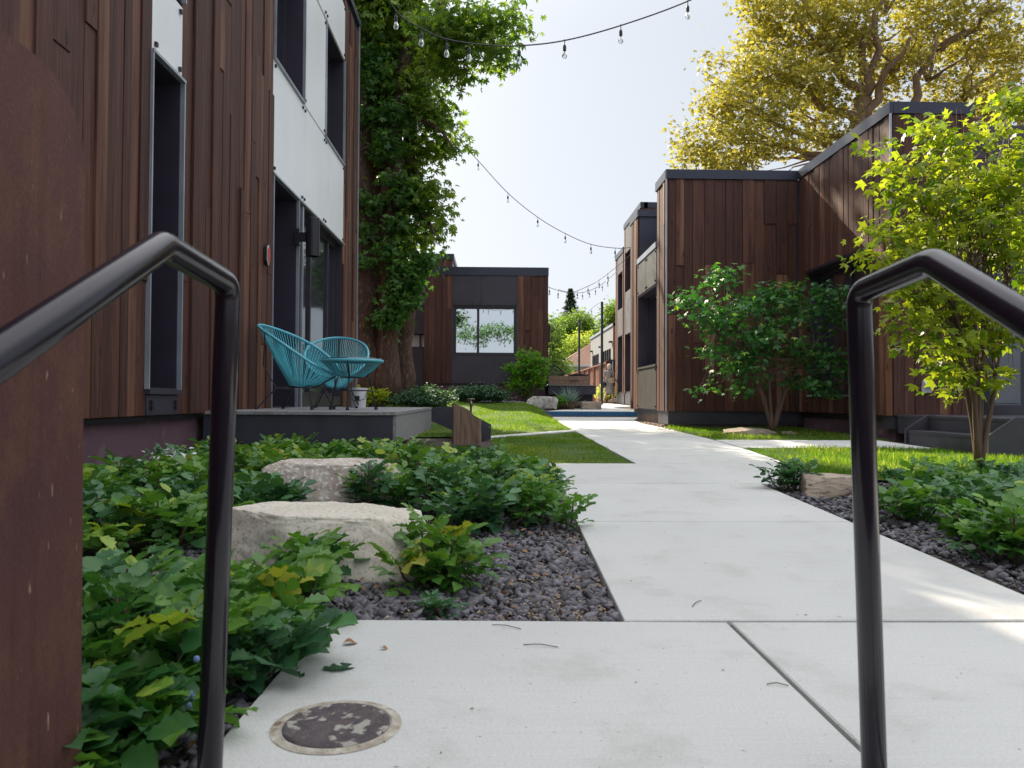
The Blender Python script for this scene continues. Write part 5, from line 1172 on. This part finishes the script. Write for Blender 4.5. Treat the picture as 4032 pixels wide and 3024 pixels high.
# local: faces +y, x = right
nodes = [(0,0,.92,(.13,.10)), (0,.0,1.05,(.115,.085)), (0,.01,1.20,(.13,.09)), (0,.0,1.33,(.12,.08)), (0,.01,1.41,(.05,.05)), (0,.03,1.47,(.048,.052)), (0,.035,1.53,(.075,.088)), (0,.03,1.60,(.068,.08)),
  (.15,.0,1.33,.05), (.22,-.04,1.14,.04), (.24,.08,1.00,.032), (.23,.16,.97,.022),
  (-.15,.0,1.33,.05), (-.23,-.03,1.13,.04), (-.26,.10,.98,.032), (-.25,.18,.95,.022),
  (.08,.02,.82,.085), (.08,.12,.50,.055), (.08,.14,.42,.05), (.08,.16,.10,.03), (.08,.18,.05,.03), (.08,.30,.02,.025),
  (-.08,-.02,.82,.085), (-.08,-.06,.50,.055), (-.08,-.12,.42,.05), (-.08,-.34,.17,.03), (-.08,-.37,.11,.03), (-.08,-.29,.02,.025)]
edges = [(0,1),(1,2),(2,3),(3,4),(4,5),(5,6),(6,7),(3,8),(8,9),(9,10),(10,11),(3,12),(12,13),(13,14),(14,15),(0,16),(16,17),(17,18),(18,19),(19,20),(20,21),(0,22),(22,23),(23,24),(24,25),(25,26),(26,27)]
for hb, sx in ((11,1),(15,-1)):            # palm and five bent fingers
    h_ = nodes[hb]; base = len(nodes); nodes.append((h_[0], h_[1]+.05, h_[2]-.02, (.026,.014))); edges.append((hb, base))
    for f, (ox, ln) in enumerate(((-.024,.055),(-.008,.065),(.008,.062),(.022,.05))):
        a = len(nodes); nodes.append((h_[0]+ox, h_[1]+.05+ln*.6, h_[2]-.035, .008)); nodes.append((h_[0]+ox, h_[1]+.04+ln*.6, h_[2]-.035-ln*.6, .007)); edges += [(base, a), (a, a+1)]
    a = len(nodes); nodes.append((h_[0]-sx*.038, h_[1]+.035, h_[2]-.03, .009)); nodes.append((h_[0]-sx*.03, h_[1]+.05, h_[2]-.06, .008)); edges += [(hb, a), (a, a+1)]
skinmesh('body', nodes, edges, SKIN, Pn)
q = MB(); pf = [(.20,.42),(.20,.60),(.185,.80),(.18,.92),(.150,1.05),(.155,1.20),(.155,1.30),(.13,1.385),(.062,1.42)]
rr_ = [(r*1.0*math.cos(2*math.pi*k/28)*(1+.03*math.sin(k*3)*(z < .9)), r*.74*math.sin(2*math.pi*k/28)*(1+.03*math.cos(k*4)*(z < .9)), z) for r, z in pf for k in range(28)]
q.add(rr_, [(i*28+k, i*28+(k+1)%28, (i+1)*28+(k+1)%28, (i+1)*28+k) for i in range(len(pf)-1) for k in range(28)]); o = q.build('dress', DRESS, Pn, True); md = o.modifiers.new('t','SOLIDIFY'); md.thickness = .008
for sx in (-1, 1):
    q = MB(); q.tube([(.10*sx,0,1.345),(.165*sx,0,1.33),(.20*sx,-.02,1.23)], [.075,.068,.062], 12); q.build('sleeve', DRESS, Pn, True)
q = MB(); b_ = [(.0001,.105),(.06,.095),(.10,.06),(.115,.0),(.112,-.06),(.095,-.12),(.06,-.14)]
q.add([(r*math.cos(2*math.pi*k/20)*.9, r*math.sin(2*math.pi*k/20), z) for r, z in b_ for k in range(20)], [(i*20+k, (i+1)*20+k, (i+1)*20+(k+1)%20, i*20+(k+1)%20) for i in range(6) for k in range(20)])
o = q.build('hair', HAIR, Pn, True); o.location = (0,.005,1.575)
for sx in (-1,1):
    q = MB(); q.lathe([(.0001,-.012),(.012,0),(.0001,.012)], (.028*sx,.113,1.545), 8); q.build('eye', WHITEP, Pn)
for a in ((.08,.24,.02),(-.08,-.31,.03)):
    q = MB(); q.add([(a[0]-.045,a[1]-.12,a[2]-.02),(a[0]+.045,a[1]-.12,a[2]-.02),(a[0]+.05,a[1]+.12,a[2]-.02),(a[0]-.05,a[1]+.12,a[2]-.02),(a[0]-.035,a[1]-.11,a[2]+.05),(a[0]+.035,a[1]-.11,a[2]+.05),(a[0]+.035,a[1]+.10,a[2]+.02),(a[0]-.035,a[1]+.10,a[2]+.02)], [(0,3,2,1),(4,5,6,7),(0,1,5,4),(1,2,6,5),(2,3,7,6),(3,0,4,7)]); q.build('shoe', SHOE, Pn)
def bag(label, loc, sx, sy, sz, m, hs):
    t = thing('bag', label, 'bag', loc, R(-35)); bm = bmesh.new(); bmesh.ops.create_uvsphere(bm, u_segments=16, v_segments=10, radius=1)
    for v in bm.verts: c = v.co; v.co = Vector((c.x*sx*(1+.08*noise.noise(c*2)), c.y*sy, c.z*sz*(1-.12*(c.z > 0))))
    me = bpy.data.meshes.new('pouch'); bm.to_mesh(me); bm.free(); me.materials.append(m); me.polygons.foreach_set('use_smooth', [True]*len(me.polygons)); o = bpy.data.objects.new('pouch', me); COL.objects.link(o); o.parent = t
    q = MB(); q.tube([(-sx*.6,0,sz*.6),(-sx*.4,0,hs*.7),(0,0,hs),(sx*.4,0,hs*.7),(sx*.6,0,sz*.6)], .014, 6); q.build('strap', m, t, True)
L = Vector(wp)
bag('tan bag slung at the waist of the walking woman', tuple(L+Vector((.07,-.22,.98))), .17, .11, .13, TANB, .35)
bag('black handbag hanging left of the walking woman', tuple(L+Vector((-.26,-.1,.80))), .13, .09, .15, BLACKM, .30)
